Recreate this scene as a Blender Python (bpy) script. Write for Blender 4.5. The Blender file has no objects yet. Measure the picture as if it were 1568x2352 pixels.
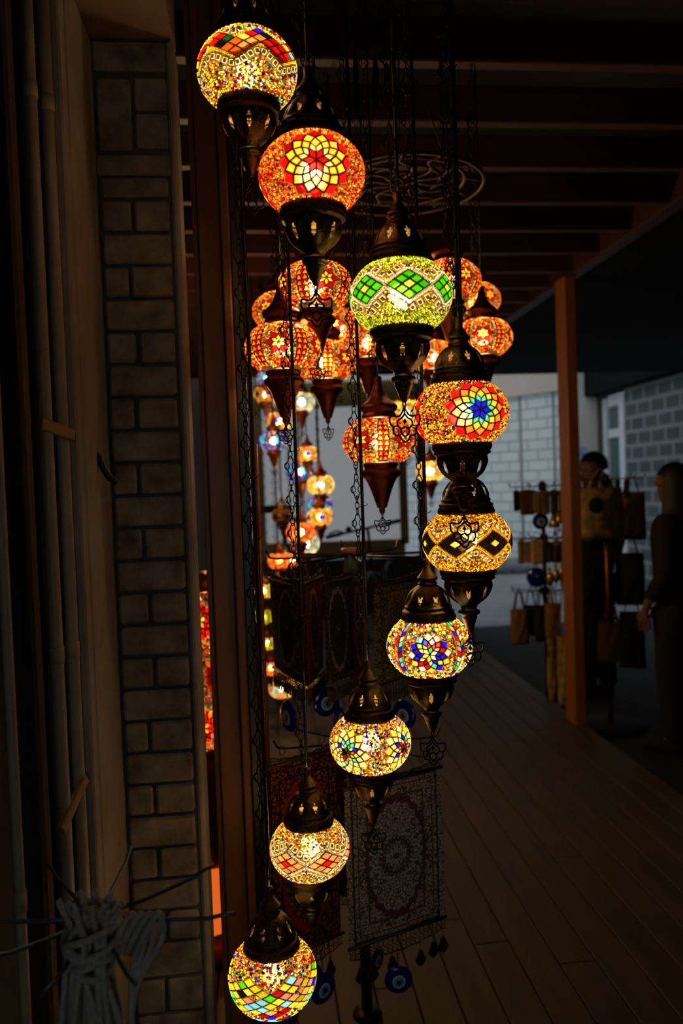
import bpy, math, random
import numpy as np
from mathutils import Matrix, Vector
S = bpy.context.scene
COL = S.collection
PI = math.pi
rng = np.random.default_rng(7)
random.seed(7)

# ------------------------------------------------------------------ camera
FPX = 1800.0
EYE = 1.6
PITCH = math.atan((1176 - 1117) / FPX)
ROLL = math.radians(2.05)
CF = Vector((0, math.cos(PITCH), -math.sin(PITCH)))
U0 = Vector((0, math.sin(PITCH), math.cos(PITCH)))
R0 = Vector((1, 0, 0))
CR = R0 * math.cos(ROLL) - U0 * math.sin(ROLL)
CU = R0 * math.sin(ROLL) + U0 * math.cos(ROLL)


def P(px, py, D):
    """world point seen at a pixel, at distance D in front of the viewer"""
    d = CF + CR * ((px - 784) / FPX) - CU * ((py - 1176) / FPX)
    d = d * (D / d.y)
    return Vector((d.x, d.y, d.z + EYE))


cam = bpy.data.cameras.new('camera')
co = bpy.data.objects.new('camera', cam)
COL.objects.link(co)
co.matrix_world = Matrix(((CR.x, CU.x, -CF.x, 0), (CR.y, CU.y, -CF.y, 0), (CR.z, CU.z, -CF.z, EYE), (0, 0, 0, 1)))
cam.sensor_fit = 'VERTICAL'
cam.sensor_height = 36
cam.lens = FPX / 2352 * 36
cam.clip_start = 0.02
cam.clip_end = 200
cam.dof.use_dof = True
cam.dof.focus_distance = 1.48
cam.dof.aperture_fstop = 3.2
S.camera = co
S.view_settings.view_transform = 'Standard'
S.view_settings.look = 'None'
S.view_settings.exposure = 0.0
S.view_settings.gamma = 1.0
S.view_settings.use_curve_mapping = False
S.cycles.use_denoising = True
S.cycles.use_adaptive_sampling = True
S.cycles.adaptive_threshold = .035
S.cycles.max_bounces = 5
S.cycles.diffuse_bounces = 2
S.cycles.glossy_bounces = 3
S.cycles.transmission_bounces = 4
S.cycles.transparent_max_bounces = 8
S.cycles.caustics_reflective = False
S.cycles.caustics_refractive = False
S.cycles.sample_clamp_indirect = 2.0


# ------------------------------------------------------------------ helpers
def lin(r, g, b):
    def f(c):
        c = c / 255.0
        return c / 12.92 if c <= 0.04045 else ((c + 0.055) / 1.055) ** 2.4
    return (f(r), f(g), f(b), 1.0)


class Geo:
    def __init__(s):
        s.V = []; s.F = []; s.n = 0

    def add(s, V, F, mat=0, col=None, smooth=True):
        V = np.asarray(V, float).reshape(-1, 3)
        if isinstance(F, np.ndarray):
            groups = [F]
        else:
            by = {}
            for f in F:
                by.setdefault(len(f), []).append(f)
            groups = [np.array(v, int) for v in by.values()]
        for g in groups:
            if len(g) == 0:
                continue
            c = np.ones((len(g), 4)) if col is None else np.broadcast_to(np.asarray(col, float), (len(g), 4))
            s.F.append((g + s.n, mat, c, smooth))
        s.V.append(V); s.n += len(V)
        return s

    def build(s, name, mats, parent=None, col=False):
        me = bpy.data.meshes.new(name)
        V = np.concatenate(s.V)
        me.vertices.add(len(V))
        me.vertices.foreach_set('co', V.astype(np.float32).ravel())
        li = np.concatenate([g.ravel() for g, _, _, _ in s.F])
        tot = np.concatenate([np.full(len(g), g.shape[1]) for g, _, _, _ in s.F])
        st = np.concatenate([[0], np.cumsum(tot)[:-1]])
        me.loops.add(len(li))
        me.loops.foreach_set('vertex_index', li.astype(np.int32))
        me.polygons.add(len(tot))
        me.polygons.foreach_set('loop_start', st.astype(np.int32))
        me.polygons.foreach_set('material_index', np.concatenate([np.full(len(g), m) for g, m, _, _ in s.F]).astype(np.int32))
        me.polygons.foreach_set('use_smooth', np.concatenate([np.full(len(g), sm) for g, _, _, sm in s.F]))
        if col:
            a = me.attributes.new('Col', 'FLOAT_COLOR', 'FACE')
            a.data.foreach_set('color', np.concatenate([c for _, _, c, _ in s.F]).astype(np.float32).ravel())
        me.update(calc_edges=True)
        me.validate()
        if not isinstance(mats, (list, tuple)):
            mats = [mats]
        for m in mats:
            me.materials.append(m)
        return link(name, me, parent)

    # --- shapes
    def box(s, c, d, M=None, mat=0, col=None):
        x, y, z = (v / 2 for v in d)
        V = np.array([[i, j, k] for i in (-x, x) for j in (-y, y) for k in (-z, z)])
        if M is not None:
            V = V @ np.array(M.to_3x3()).T
        V = V + np.array(c)
        F = np.array([[0, 1, 3, 2], [4, 6, 7, 5], [0, 4, 5, 1], [2, 3, 7, 6], [0, 2, 6, 4], [1, 5, 7, 3]])
        return s.add(V, F, mat, col, False)

    def rbox(s, c, d, r, M=None, mat=0, col=None):
        """box with chamfered edges"""
        h = np.array(d) / 2; r = min(r, *(h * .9))
        V = []; idx = {}
        for sx in (-1, 1):
            for sy in (-1, 1):
                for sz in (-1, 1):
                    sg = np.array([sx, sy, sz])
                    for ax in range(3):
                        v = sg * (h - r); v[ax] = sg[ax] * h[ax]
                        idx[(sx, sy, sz, ax)] = len(V); V.append(v)
        F = []
        for ax in range(3):
            o = [i for i in range(3) if i != ax]
            for sg in (-1, 1):
                q = []
                for u, w in ((-1, -1), (1, -1), (1, 1), (-1, 1)):
                    k = [0, 0, 0]; k[ax] = sg; k[o[0]] = u; k[o[1]] = w
                    q.append(idx[(*k, ax)])
                flip = (sg < 0) ^ (ax == 1)
                F.append(q[::-1] if flip else q)
        for ax in range(3):
            o = [i for i in range(3) if i != ax]
            for u in (-1, 1):
                for w in (-1, 1):
                    q = []
                    for sg, a in ((-1, o[0]), (1, o[0]), (1, o[1]), (-1, o[1])):
                        k = [0, 0, 0]; k[ax] = sg; k[o[0]] = u; k[o[1]] = w
                        q.append(idx[(*k, a)])
                    F.append(q)
        for sx in (-1, 1):
            for sy in (-1, 1):
                for sz in (-1, 1):
                    F.append([idx[(sx, sy, sz, a)] for a in range(3)])
        V = np.array(V)
        if M is not None:
            V = V @ np.array(M.to_3x3()).T
        return s.add(V + np.array(c), F, mat, col, False)

    def tube(s, pts, r, n=6, closed=False, mat=0, col=None, cap=True):
        p = np.asarray(pts, float); m = len(p)
        r = np.broadcast_to(np.asarray(r, float), (m,))
        if closed:
            t = np.roll(p, -1, 0) - np.roll(p, 1, 0)
        else:
            t = np.gradient(p, axis=0)
        t /= np.linalg.norm(t, axis=1)[:, None] + 1e-12
        up = np.array([0, 0, 1.0]) if abs(t[0, 2]) < .9 else np.array([1.0, 0, 0])
        nrm = []
        cur = np.cross(t[0], up); cur /= np.linalg.norm(cur)
        for i in range(m):
            cur = cur - t[i] * (cur @ t[i]); cur /= np.linalg.norm(cur) + 1e-12
            nrm.append(cur)
        nrm = np.array(nrm); bi = np.cross(t, nrm)
        a = np.arange(n) * 2 * PI / n
        V = p[:, None, :] + r[:, None, None] * (np.cos(a)[None, :, None] * nrm[:, None, :] + np.sin(a)[None, :, None] * bi[:, None, :])
        F = []
        mm = m if closed else m - 1
        i, j = np.meshgrid(np.arange(mm), np.arange(n), indexing='ij')
        i2 = (i + 1) % m; j2 = (j + 1) % n
        F = np.stack([i * n + j, i * n + j2, i2 * n + j2, i2 * n + j], -1).reshape(-1, 4)
        s.add(V.reshape(-1, 3), F, mat, col, True)
        if cap and not closed:
            s.F.append((np.array([list(range(n))[::-1]]) + s.n - m * n, mat, np.ones((1, 4)) if col is None else np.array([col]), False))
            s.F.append((np.array([list(range((m - 1) * n, m * n))]) + s.n - m * n, mat, np.ones((1, 4)) if col is None else np.array([col]), False))
        return s

    def lathe(s, prof, n=48, mod=None, hole=None, mat=0, col=None, M=None, smooth=True):
        prof = np.asarray(prof, float); m = len(prof)
        ph = np.arange(n) * 2 * PI / n
        Rr = np.repeat(prof[:, 0:1], n, 1); Z = np.repeat(prof[:, 1:2], n, 1); PH = np.repeat(ph[None], m, 0)
        if mod is not None:
            Rr = mod(PH, Rr, Z)
        V = np.stack([Rr * np.sin(PH), -Rr * np.cos(PH), Z], -1).reshape(-1, 3)
        i, j = np.meshgrid(np.arange(m - 1), np.arange(n), indexing='ij')
        j2 = (j + 1) % n
        F = np.stack([i * n + j, i * n + j2, (i + 1) * n + j2, (i + 1) * n + j], -1).reshape(-1, 4)
        if hole is not None:
            pc = (PH[:-1] + PI / n).ravel(); rc = ((Rr[:-1] + Rr[1:]) / 2).ravel(); zc = ((Z[:-1] + Z[1:]) / 2).ravel()
            F = F[~hole(pc, rc, zc)]
        if M is not None:
            V = V @ np.array(M.to_3x3()).T + np.array(M.translation)
        return s.add(V, F, mat, col, smooth)

    def ball(s, c, r, n=12, m=8, sc=(1, 1, 1), mat=0, col=None):
        th = np.linspace(-PI / 2, PI / 2, m)
        g = Geo().lathe(np.stack([np.maximum(np.cos(th), 1e-4), np.sin(th)], -1), n)
        V = g.V[0] * np.array(sc) * r + np.array(c)
        return s.add(V, g.F[0][0], mat, col, True)

    def prism(s, poly, y0, y1, mat=0, col=None, smooth=False):
        """polygon in x-z extruded along y"""
        n = len(poly)
        V = [[x, y0, z] for x, z in poly] + [[x, y1, z] for x, z in poly]
        F = [list(range(n)), list(range(2 * n - 1, n - 1, -1))] + [[i, i + n, (i + 1) % n + n, (i + 1) % n] for i in range(n)]
        return s.add(V, F, mat, col, smooth)


def link(name, data, parent=None):
    o = bpy.data.objects.new(name, data)
    COL.objects.link(o)
    if parent is not None:
        o.parent = parent
    return o


def tag(o, label, cat, group=None, kind=None):
    o['label'] = label; o['category'] = cat
    if group: o['group'] = group
    if kind: o['kind'] = kind
    return o


def thing(name, label, cat, loc=(0, 0, 0), rotz=0.0, group=None, scale=1.0):
    o = bpy.data.objects.new(name, None)
    o.empty_display_size = 0.05
    COL.objects.link(o)
    o.location = loc; o.rotation_euler = (0, 0, rotz); o.scale = (scale,) * 3
    return tag(o, label, cat, group)


def struct(o):
    o['kind'] = 'structure'
    return o


def part(name, mesh_obj, parent):
    """another object on the same mesh data, under a new parent"""
    o = mesh_obj.copy()
    COL.objects.link(o); o.parent = parent; o.name = name
    return o


def smoothprof(p, step=.03):
    """densify a profile with Catmull-Rom"""
    p = np.asarray(p, float); out = []
    q = np.vstack([2 * p[0] - p[1], p, 2 * p[-1] - p[-2]])
    for i in range(1, len(q) - 2):
        L = np.linalg.norm(q[i + 1] - q[i]); k = max(1, int(round(L / step)))
        for t in np.arange(k) / k:
            a, b, c, d = q[i - 1], q[i], q[i + 1], q[i + 2]
            lo, hi = np.minimum(b, c), np.maximum(b, c)
            v = .5 * (2 * b + (c - a) * t + (2 * a - 5 * b + 4 * c - d) * t * t + (3 * b - a - 3 * c + d) * t ** 3)
            out.append(v)
    out.append(p[-1])
    return np.array(out)


# ------------------------------------------------------------------ materials
def nodes(name):
    m = bpy.data.materials.new(name); m.use_nodes = True
    nt = m.node_tree; nt.nodes.clear()
    return m, nt, nt.nodes.new('ShaderNodeOutputMaterial')


def N(nt, t, **kw):
    n = nt.nodes.new(t)
    for k, v in kw.items():
        if k in n.inputs:
            n.inputs[k].default_value = v
        else:
            setattr(n, k, v)
    return n


def surf(name, c1, c2=None, rough=.6, metal=0., scale=8., bump=0., stretch=(1, 1, 1), spec=.5, detail=5., dist=.01):
    m, nt, out = nodes(name)
    b = N(nt, 'ShaderNodeBsdfPrincipled', Roughness=rough, Metallic=metal)
    b.inputs['Specular IOR Level'].default_value = spec
    tc = N(nt, 'ShaderNodeTexCoord'); mp = N(nt, 'ShaderNodeMapping', Scale=stretch)
    nz = N(nt, 'ShaderNodeTexNoise', Scale=scale, Detail=detail, Roughness=.6)
    nt.links.new(tc.outputs['Object'], mp.inputs['Vector']); nt.links.new(mp.outputs[0], nz.inputs['Vector'])
    cr = N(nt, 'ShaderNodeValToRGB')
    cr.color_ramp.elements[0].position = .3; cr.color_ramp.elements[1].position = .7
    cr.color_ramp.elements[0].color = c1; cr.color_ramp.elements[1].color = c2 or c1
    nt.links.new(nz.outputs['Fac'], cr.inputs[0]); nt.links.new(cr.outputs[0], b.inputs['Base Color'])
    if bump:
        bp = N(nt, 'ShaderNodeBump', Strength=bump, Distance=dist)
        nt.links.new(nz.outputs['Fac'], bp.inputs['Height']); nt.links.new(bp.outputs[0], b.inputs['Normal'])
    nt.links.new(b.outputs[0], out.inputs[0])
    return m


def mosaic_glass(name, transl=.62, clear=.12, rough=.42):
    m, nt, out = nodes(name)
    at = N(nt, 'ShaderNodeAttribute', attribute_name='Col')
    tr = N(nt, 'ShaderNodeBsdfTranslucent'); rf = N(nt, 'ShaderNodeBsdfRefraction', Roughness=rough, IOR=1.12)
    tp = N(nt, 'ShaderNodeBsdfTransparent'); gl = N(nt, 'ShaderNodeBsdfGlossy', Roughness=.18)
    nz = N(nt, 'ShaderNodeTexNoise', Scale=24., Detail=3.)
    tc = N(nt, 'ShaderNodeTexCoord'); nt.links.new(tc.outputs['Object'], nz.inputs['Vector'])
    mr = N(nt, 'ShaderNodeMapRange'); mr.inputs[1].default_value = .3; mr.inputs[2].default_value = .7
    mr.inputs[3].default_value = .78; mr.inputs[4].default_value = 1.12
    nt.links.new(nz.outputs['Fac'], mr.inputs[0])
    mx = N(nt, 'ShaderNodeVectorMath', operation='SCALE')
    nt.links.new(at.outputs['Color'], mx.inputs[0]); nt.links.new(mr.outputs[0], mx.inputs['Scale'])
    for n in (tr, rf, tp):
        nt.links.new(mx.outputs[0], n.inputs['Color'])
    m1 = N(nt, 'ShaderNodeMixShader'); m1.inputs[0].default_value = 1 - transl
    m2 = N(nt, 'ShaderNodeMixShader'); m2.inputs[0].default_value = clear
    m3 = N(nt, 'ShaderNodeMixShader'); m3.inputs[0].default_value = .05
    L = nt.links.new
    L(tr.outputs[0], m1.inputs[1]); L(rf.outputs[0], m1.inputs[2])
    L(m1.outputs[0], m2.inputs[1]); L(tp.outputs[0], m2.inputs[2])
    L(m2.outputs[0], m3.inputs[1]); L(gl.outputs[0], m3.inputs[2]); L(m3.outputs[0], out.inputs[0])
    return m


def grout(name):
    m, nt, out = nodes(name)
    tr = N(nt, 'ShaderNodeBsdfTranslucent', Color=(.20, .085, .018, 1)); df = N(nt, 'ShaderNodeBsdfDiffuse', Color=(.12, .09, .05, 1))
    mx = N(nt, 'ShaderNodeMixShader'); mx.inputs[0].default_value = .25
    nt.links.new(tr.outputs[0], mx.inputs[1]); nt.links.new(df.outputs[0], mx.inputs[2]); nt.links.new(mx.outputs[0], out.inputs[0])
    return m


def glow(name, c, s):
    m, nt, out = nodes(name)
    e = N(nt, 'ShaderNodeEmission', Color=c, Strength=s)
    nt.links.new(e.outputs[0], out.inputs[0])
    return m


M_TILE = mosaic_glass('mosaic tile glass', .66, .15, .30)
M_BEAD = mosaic_glass('mosaic bead glass', .86, .025, .5)
M_GROUT = grout('mosaic glue')
M_BULB = glow('lamp bulb', (1, .82, .52, 1), 84.)
M_BULB_DIM = glow('warm lamp bulb', (1, .78, .46, 1), 76.)
M_BRASS = surf('aged brass', lin(70, 52, 26), lin(112, 84, 42), .36, .95, 22., .25, dist=.02)
M_COPPER = surf('aged copper', lin(112, 52, 26), lin(150, 76, 38), .38, .95, 18., .2, dist=.02)
M_IRON = surf('dark iron', lin(34, 28, 20), lin(52, 42, 28), .42, .9, 60.)
M_CORD = surf('black cord', lin(10, 9, 8), lin(16, 14, 12), .5, 0, 200.)
M_WOOD = surf('red brown wood', lin(150, 86, 34), lin(176, 106, 46), .5, 0, 5., .3, (6, 6, .5))
M_DARKWOOD = surf('dark weathered wood', lin(40, 28, 20), lin(64, 46, 32), .75, 0, 6., .5, (6, 6, .4))
M_PLASTER = surf('pale grimy plaster', lin(150, 134, 112), lin(182, 164, 138), .85, 0, 6., .4, dist=.006)
M_BRICK = surf('old brick', lin(96, 84, 70), lin(172, 154, 130), .9, 0, 17., 1., dist=.004)
M_MORTAR = surf('mortar', lin(84, 74, 60), lin(104, 92, 74), .95, 0, 40., .8, dist=.004)
M_PIPE = surf('painted pipe', lin(168, 148, 116), lin(188, 168, 134), .45, 0, 10., .1)
M_BEAM = surf('stained ceiling wood', lin(58, 20, 9), lin(74, 30, 14), .6, 0, 4., .2, (.6, 8, 8))
M_BOARD = surf('grey ceiling board', lin(50, 50, 52), lin(62, 62, 62), .8, 0, 3.)
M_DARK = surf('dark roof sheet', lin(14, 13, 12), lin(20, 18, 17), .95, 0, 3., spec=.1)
# ------------------------------------------------------------------ mosaic globes (unit radius, front = -y)
def dirs(phi, th):
    phi = np.asarray(phi, float); th = np.asarray(th, float)
    return np.stack([np.cos(th) * np.sin(phi), -np.cos(th) * np.cos(phi), np.sin(th)], -1)


def local_dirs(uv, p0, t0, vs=1.22):
    uv = np.asarray(uv, float)
    u, v = uv[:, 0], uv[:, 1] * vs
    r = np.hypot(u, v) + 1e-9; s = np.sin(r) / r
    d = np.stack([u * s, -np.cos(r), v * s], -1)
    c, k = math.cos(t0), math.sin(t0)
    d = np.stack([d[:, 0], d[:, 1] * c + d[:, 2] * k, -d[:, 1] * k + d[:, 2] * c], -1)
    c, k = math.cos(p0), math.sin(p0)
    return np.stack([d[:, 0] * c - d[:, 1] * k, d[:, 0] * k + d[:, 1] * c, d[:, 2]], -1)


RED = lin(205, 16, 14); DRED = lin(140, 8, 10); AMB = lin(255, 196, 62); YEL = lin(255, 226, 70); CREAM = lin(255, 232, 150)
ORA = lin(250, 128, 42); DORA = lin(240, 92, 20); TEAL = lin(70, 214, 196); BLUE = lin(24, 22, 235); DBLUE = lin(16, 14, 130)
GRN = lin(62, 190, 12); DGRN = lin(12, 80, 24); WHITE = lin(255, 248, 225); CYAN = lin(60, 190, 235); PINK = lin(250, 120, 90)
BLK = lin(14, 12, 10); GREY = lin(58, 52, 40); LIME = lin(205, 215, 40); PEACH = lin(255, 150, 84); SALMON = lin(255, 128, 72)
OLIVE = lin(150, 150, 24); SKY = lin(110, 190, 230); GOLD = lin(255, 186, 30); MAUVE = lin(176, 120, 110)


def rosette(R, p0, t0, cols, off=0., vs=1.22, n=6):
    """concentric rings of kites; R ring radii, cols a colour (or list) per ring"""
    out = []; h = PI / n

    def q(pts):
        return local_dirs([(r * math.sin(a), r * math.cos(a)) for r, a in pts], p0, t0, vs)

    def pick(c):
        return random.choice(c) if isinstance(c, list) else c
    for k in range(n):
        a = off + 2 * h * k
        out.append((q([(0, 0), (R[0], a + h), (R[1], a), (R[0], a - h)]), pick(cols[0]), 't'))
        if len(cols) < 2: continue
        b = a + h
        out.append((q([(R[0], b), (R[1], b), (R[2], b - h / 2), (R[1], b - h)]), pick(cols[1]), 't'))
        out.append((q([(R[0], b), (R[1], b + h), (R[2], b + h / 2), (R[1], b)]), pick(cols[1]), 't'))
    for i in range(2, len(cols)):
        sh = off + (0 if i % 2 == 0 else h / 2)
        for k in range(2 * n):
            a = sh + h * k
            out.append((q([(R[i - 1], a), (R[i], a + h / 2), (R[i + 1], a), (R[i], a - h / 2)]), pick(cols[i]), 't'))
    return out


def quad(phi, th, w, h, rot=0., col=GREY, kind='m'):
    c, s = math.cos(rot), math.sin(rot)
    pts = [(-w, -h), (w, -h), (w, h), (-w, h)]
    p = [(x * c - y * s, x * s + y * c) for x, y in pts]
    k = 1 / math.cos(th)
    return (dirs([phi + x * k for x, y in p], [th + y for x, y in p]), col, kind)


def diamonds(n, p0, t0, hw, hh, col, ccol, jit=None):
    """rows of 3x3 diamond panels round the globe"""
    out = []
    for k in range(n):
        pk = p0 + 2 * PI * k / n
        for i in range(3):
            for j in range(3):
                s0, t_ = (i - 1.5) / 1.5, (j - 1.5) / 1.5
                st = [(s0, t_), (s0 + 2 / 3, t_), (s0 + 2 / 3, t_ + 2 / 3), (s0, t_ + 2 / 3)]
                c = ccol if i == j == 1 else (random.choice(col) if isinstance(col, list) else col)
                out.append((dirs([pk + (a + b) / 2 * hw for a, b in st], [t0 + (a - b) / 2 * hh for a, b in st]), c, 't'))
    return out


def diamond_lines(n, p0, t0, hw, hh, scales, step):
    pts = []
    for sc in scales:
        for k in range(n):
            pk = p0 + 2 * PI * k / n
            c = [(hw * sc, 0), (0, hh * sc), (-hw * sc, 0), (0, -hh * sc)]
            for e in range(4):
                a, b = c[e], c[(e + 1) % 4]
                L = math.hypot(a[0] - b[0], a[1] - b[1]); m = int(L / step)
                for i in range(m):
                    t = i / m
                    u = a[0] + (b[0] - a[0]) * t; v = a[1] + (b[1] - a[1]) * t
                    if abs(u) <= PI / n:
                        pts.append((pk + u, t0 + v))
    return pts


def wave_mirrors(n, p0, f, amp_w, per, h, w, col=GREY, rows=1, jit=.0):
    out = []
    m = n * per
    for i in range(m):
        phi = p0 + 2 * PI * (i + .5) / m
        e = .01
        for r in range(rows):
            th = f(phi) + r * h * 2.25 * amp_w
            sl = (f(phi + e) - f(phi - e)) / (2 * e)
            if abs(th) < .93:
                out.append(quad(phi, th, w * math.cos(th), h, math.atan(sl * .8) + random.uniform(-jit, jit), col if not isinstance(col, list) else random.choice(col)))
    return out


def lattice(p0, n, du, dv, f, half, cols):
    """diagonal lattice of lozenges kept inside the band |theta - f(phi)| < half"""
    out = []
    for i in range(n):
        phi = p0 + 2 * PI * i / n
        for j in range(-14, 15):
            if (i + j) % 2: continue
            th = j * dv
            if abs(th - f(phi)) < half and abs(th) < .9:
                out.append((dirs([phi - du, phi, phi + du, phi], [th, th - dv, th, th + dv]), random.choice(cols), 't'))
    return out


def triangles(pc, wd, tl, th_, cols, ncol=2):
    """vertical bands of small triangles at longitude pc"""
    out = []
    rows = int(2 * tl / th_)
    for r in range(rows):
        t0 = -tl + r * th_
        for c in range(ncol):
            x0 = pc - wd + 2 * wd * c / ncol; x1 = x0 + 2 * wd / ncol; xm = (x0 + x1) / 2
            out.append((dirs([x0, x1, xm], [t0, t0, t0 + th_]), cols[0], 't'))
            if c < ncol - 1:
                out.append((dirs([xm, x1, xm + (x1 - x0)], [t0 + th_, t0, t0 + th_]), cols[1], 't'))
            if c == 0:
                out.append((dirs([x0, xm, x0], [t0, t0 + th_, t0 + th_]), cols[1], 't'))
            if c == ncol - 1:
                out.append((dirs([x1, x1, xm], [t0, t0 + th_, t0 + th_]), cols[1], 't'))
    return out


def ccw(P3):
    c = P3.mean(0)
    n = np.cross(P3[1] - P3[0], P3[2] - P3[0])
    return P3 if n @ c > 0 else P3[::-1]


def rad_of(d, m):
    return float(np.sqrt(((d - m) ** 2).sum(1).max()))


def globe(name, c, cut, tiles, palette, weights, spacing, lines=(), line_col=CREAM, line_r=.02, gap=.9, field=None):
    """c: squash; cut: latitude where the metal caps take over; returns an unlinked mesh object"""
    g = Geo()

    def place(d, off):
        p = d * np.array([1, 1, c]); nrm = d / np.array([1, 1, c]); nrm /= np.linalg.norm(nrm, axis=-1, keepdims=True)
        return p + nrm * off
    kept = []
    for d, col, kind in tiles:
        if len(d) < 3: continue
        if np.abs(d[:, 2]).max() > math.sin(cut) + .03: continue
        d = ccw(d); m = d.mean(0); n = len(d)
        kept.append(d)
        g1, g2, h = (gap, gap - .12, .022) if kind == 't' else (.94, .66, .016)
        o = m + (d - m) * g1; i = m + (d - m) * g2
        o /= np.linalg.norm(o, axis=1)[:, None]; i /= np.linalg.norm(i, axis=1)[:, None]
        V = np.vstack([place(o, -.006), place(o, h * .55), place(i, h)])
        side = [[a, (a + 1) % n, n + (a + 1) % n, n + a] for a in range(n)] + [[n + a, n + (a + 1) % n, 2 * n + (a + 1) % n, 2 * n + a] for a in range(n)]
        v = random.uniform(.8, 1.1)
        cc = [min(1, x * v) for x in col[:3]] + [1]
        rim = cc if kind == 't' else lin(228, 200, 128)
        g.add(V, side, 1, rim, False)
        g.add(V, [[2 * n + a for a in range(n)]], 2, cc, False)
        sk = m + (d - m) * (1.03 + .035 / rad_of(d, m)); sk /= np.linalg.norm(sk, axis=1)[:, None]
        g.add(np.vstack([place(o, -.008), place(sk, -.016)]), [[a, (a + 1) % n, n + (a + 1) % n, n + a] for a in range(n)], 0, None, False)
    # bead centres: outline rows first, then the field
    bp = np.zeros((0, 3)); bc = []; br = []
    if len(lines):
        L = np.array(lines); L = L[np.abs(L[:, 1]) < cut + .01]
        D = dirs(L[:, 0], L[:, 1]); ok = []
        for i in range(len(D)):
            if not ok or np.min(((D[ok] - D[i]) ** 2).sum(1)) > (line_r * 1.45) ** 2:
                ok.append(i)
        bp = D[ok]; br = [line_r] * len(ok)
        lc = line_col if isinstance(line_col, list) else [line_col]
        bc = [random.choice(lc) for _ in ok]
    nf = int(4 * PI / (spacing ** 2 * .90))
    i = np.arange(nf) + .5
    z = 1 - 2 * i / nf; ph = i * PI * (1 + 5 ** .5) + rng.uniform(-.5, .5, nf) * spacing / np.sqrt(1 - z * z + .01)
    z = np.clip(z + rng.uniform(-.36, .36, nf) * spacing, -.999, .999)
    D = np.stack([np.sqrt(1 - z * z) * np.sin(ph), -np.sqrt(1 - z * z) * np.cos(ph), z], -1)
    ok = np.abs(z) < math.sin(cut)
    for d in kept:
        m = d.mean(0); m = m / np.linalg.norm(m); rad = np.sqrt(((d - m) ** 2).sum(1).max())
        near = np.where(ok & (((D - m) ** 2).sum(1) < (rad * 1.1 + .01) ** 2))[0]
        if len(near) == 0: continue
        q = m + (d - m) * 1.06
        ins = np.ones(len(near), bool)
        for a in range(len(q)):
            e = np.cross(q[(a + 1) % len(q)] - q[a], m)  # outward in the tangent plane
            ins &= ((D[near] - q[a]) @ e) < spacing * .12
        ok[near[ins]] = False
    if len(bp):
        for s0 in range(0, len(bp), 400):
            dd = ((D[:, None, :] - bp[None, s0:s0 + 400]) ** 2).sum(-1).min(1)
            ok &= dd > (line_r + spacing * .36) ** 2
    D = D[ok]
    if field is None:
        cidx = rng.choice(len(palette), len(D), p=np.array(weights) / sum(weights))
        fc = [palette[t] for t in cidx]
    else:
        fc = [field(x) for x in D]
    D = np.vstack([bp, D]) if len(bp) else D
    cols = np.array(bc + fc); rad = np.array(list(br) + list(spacing * rng.uniform(.44, .60, len(fc))))
    cols[:, :3] *= rng.uniform(.75, 1.1, (len(cols), 1)); cols = np.clip(cols, 0, 1)
    nrm = D / np.array([1, 1, c]); nrm /= np.linalg.norm(nrm, axis=1)[:, None]
    t1 = np.cross(nrm, [0, 0, 1.]); t1 /= np.linalg.norm(t1, axis=1)[:, None] + 1e-9; t2 = np.cross(nrm, t1)
    base = D * np.array([1, 1, c])
    a = np.arange(6) * PI / 3
    ring = np.cos(a)[None, :, None] * t1[:, None] + np.sin(a)[None, :, None] * t2[:, None]
    v0 = base[:, None] + ring * rad[:, None, None] - nrm[:, None] * .012
    v1 = base[:, None] + ring * rad[:, None, None] * .72 + (nrm * rad[:, None] * .65)[:, None]
    v2 = (base + nrm * rad[:, None] * .95)[:, None]
    V = np.concatenate([v0, v1, v2], 1)
    nb = len(D); o = np.arange(nb)[:, None] * 13
    q = np.array([[i, 6 + i, 6 + (i + 1) % 6, (i + 1) % 6] for i in range(6)])
    t = np.array([[6 + i, 12, 6 + (i + 1) % 6] for i in range(6)])
    g.V.append(V.reshape(-1, 3))
    g.F.append((((o[:, :, None] + q[None]).reshape(-1, 4)) + g.n, 1, np.repeat(cols, 6, 0), True))
    g.F.append((((o[:, :, None] + t[None]).reshape(-1, 3)) + g.n, 1, np.repeat(cols, 6, 0), True))
    g.n += nb * 13
    # glue between the beads: a narrow skirt round each
    w0 = base[:, None] + ring * rad[:, None, None] * .9 - nrm[:, None] * .014
    w1 = base[:, None] + ring * (rad[:, None, None] + max(spacing * .13, .005)) - nrm[:, None] * .016
    g.V.append(np.concatenate([w0, w1], 1).reshape(-1, 3))
    q = np.array([[i, 6 + i, 6 + (i + 1) % 6, (i + 1) % 6] for i in range(6)])
    g.F.append((((np.arange(nb)[:, None, None] * 12 + q[None]).reshape(-1, 4)) + g.n, 0, np.ones((nb * 6, 4)), True))
    g.n += nb * 12
    ob = g.build(name, [M_GROUT, M_BEAD, M_TILE], None, True)
    COL.objects.unlink(ob)
    return ob


CUT = .94
C9 = .79


def tri(x, n):
    """triangle wave, 1 at x=0, 0 between"""
    u = (x * n / (2 * PI)) % 1.0
    return abs(2 * u - 1)


SP = .046
warm_mix = ([GOLD, YEL, ORA, RED, BLUE, CYAN, WHITE, LIME, PINK, DGRN], [30, 20, 20, 8, 7, 4, 10, 12, 8, 4])


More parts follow.
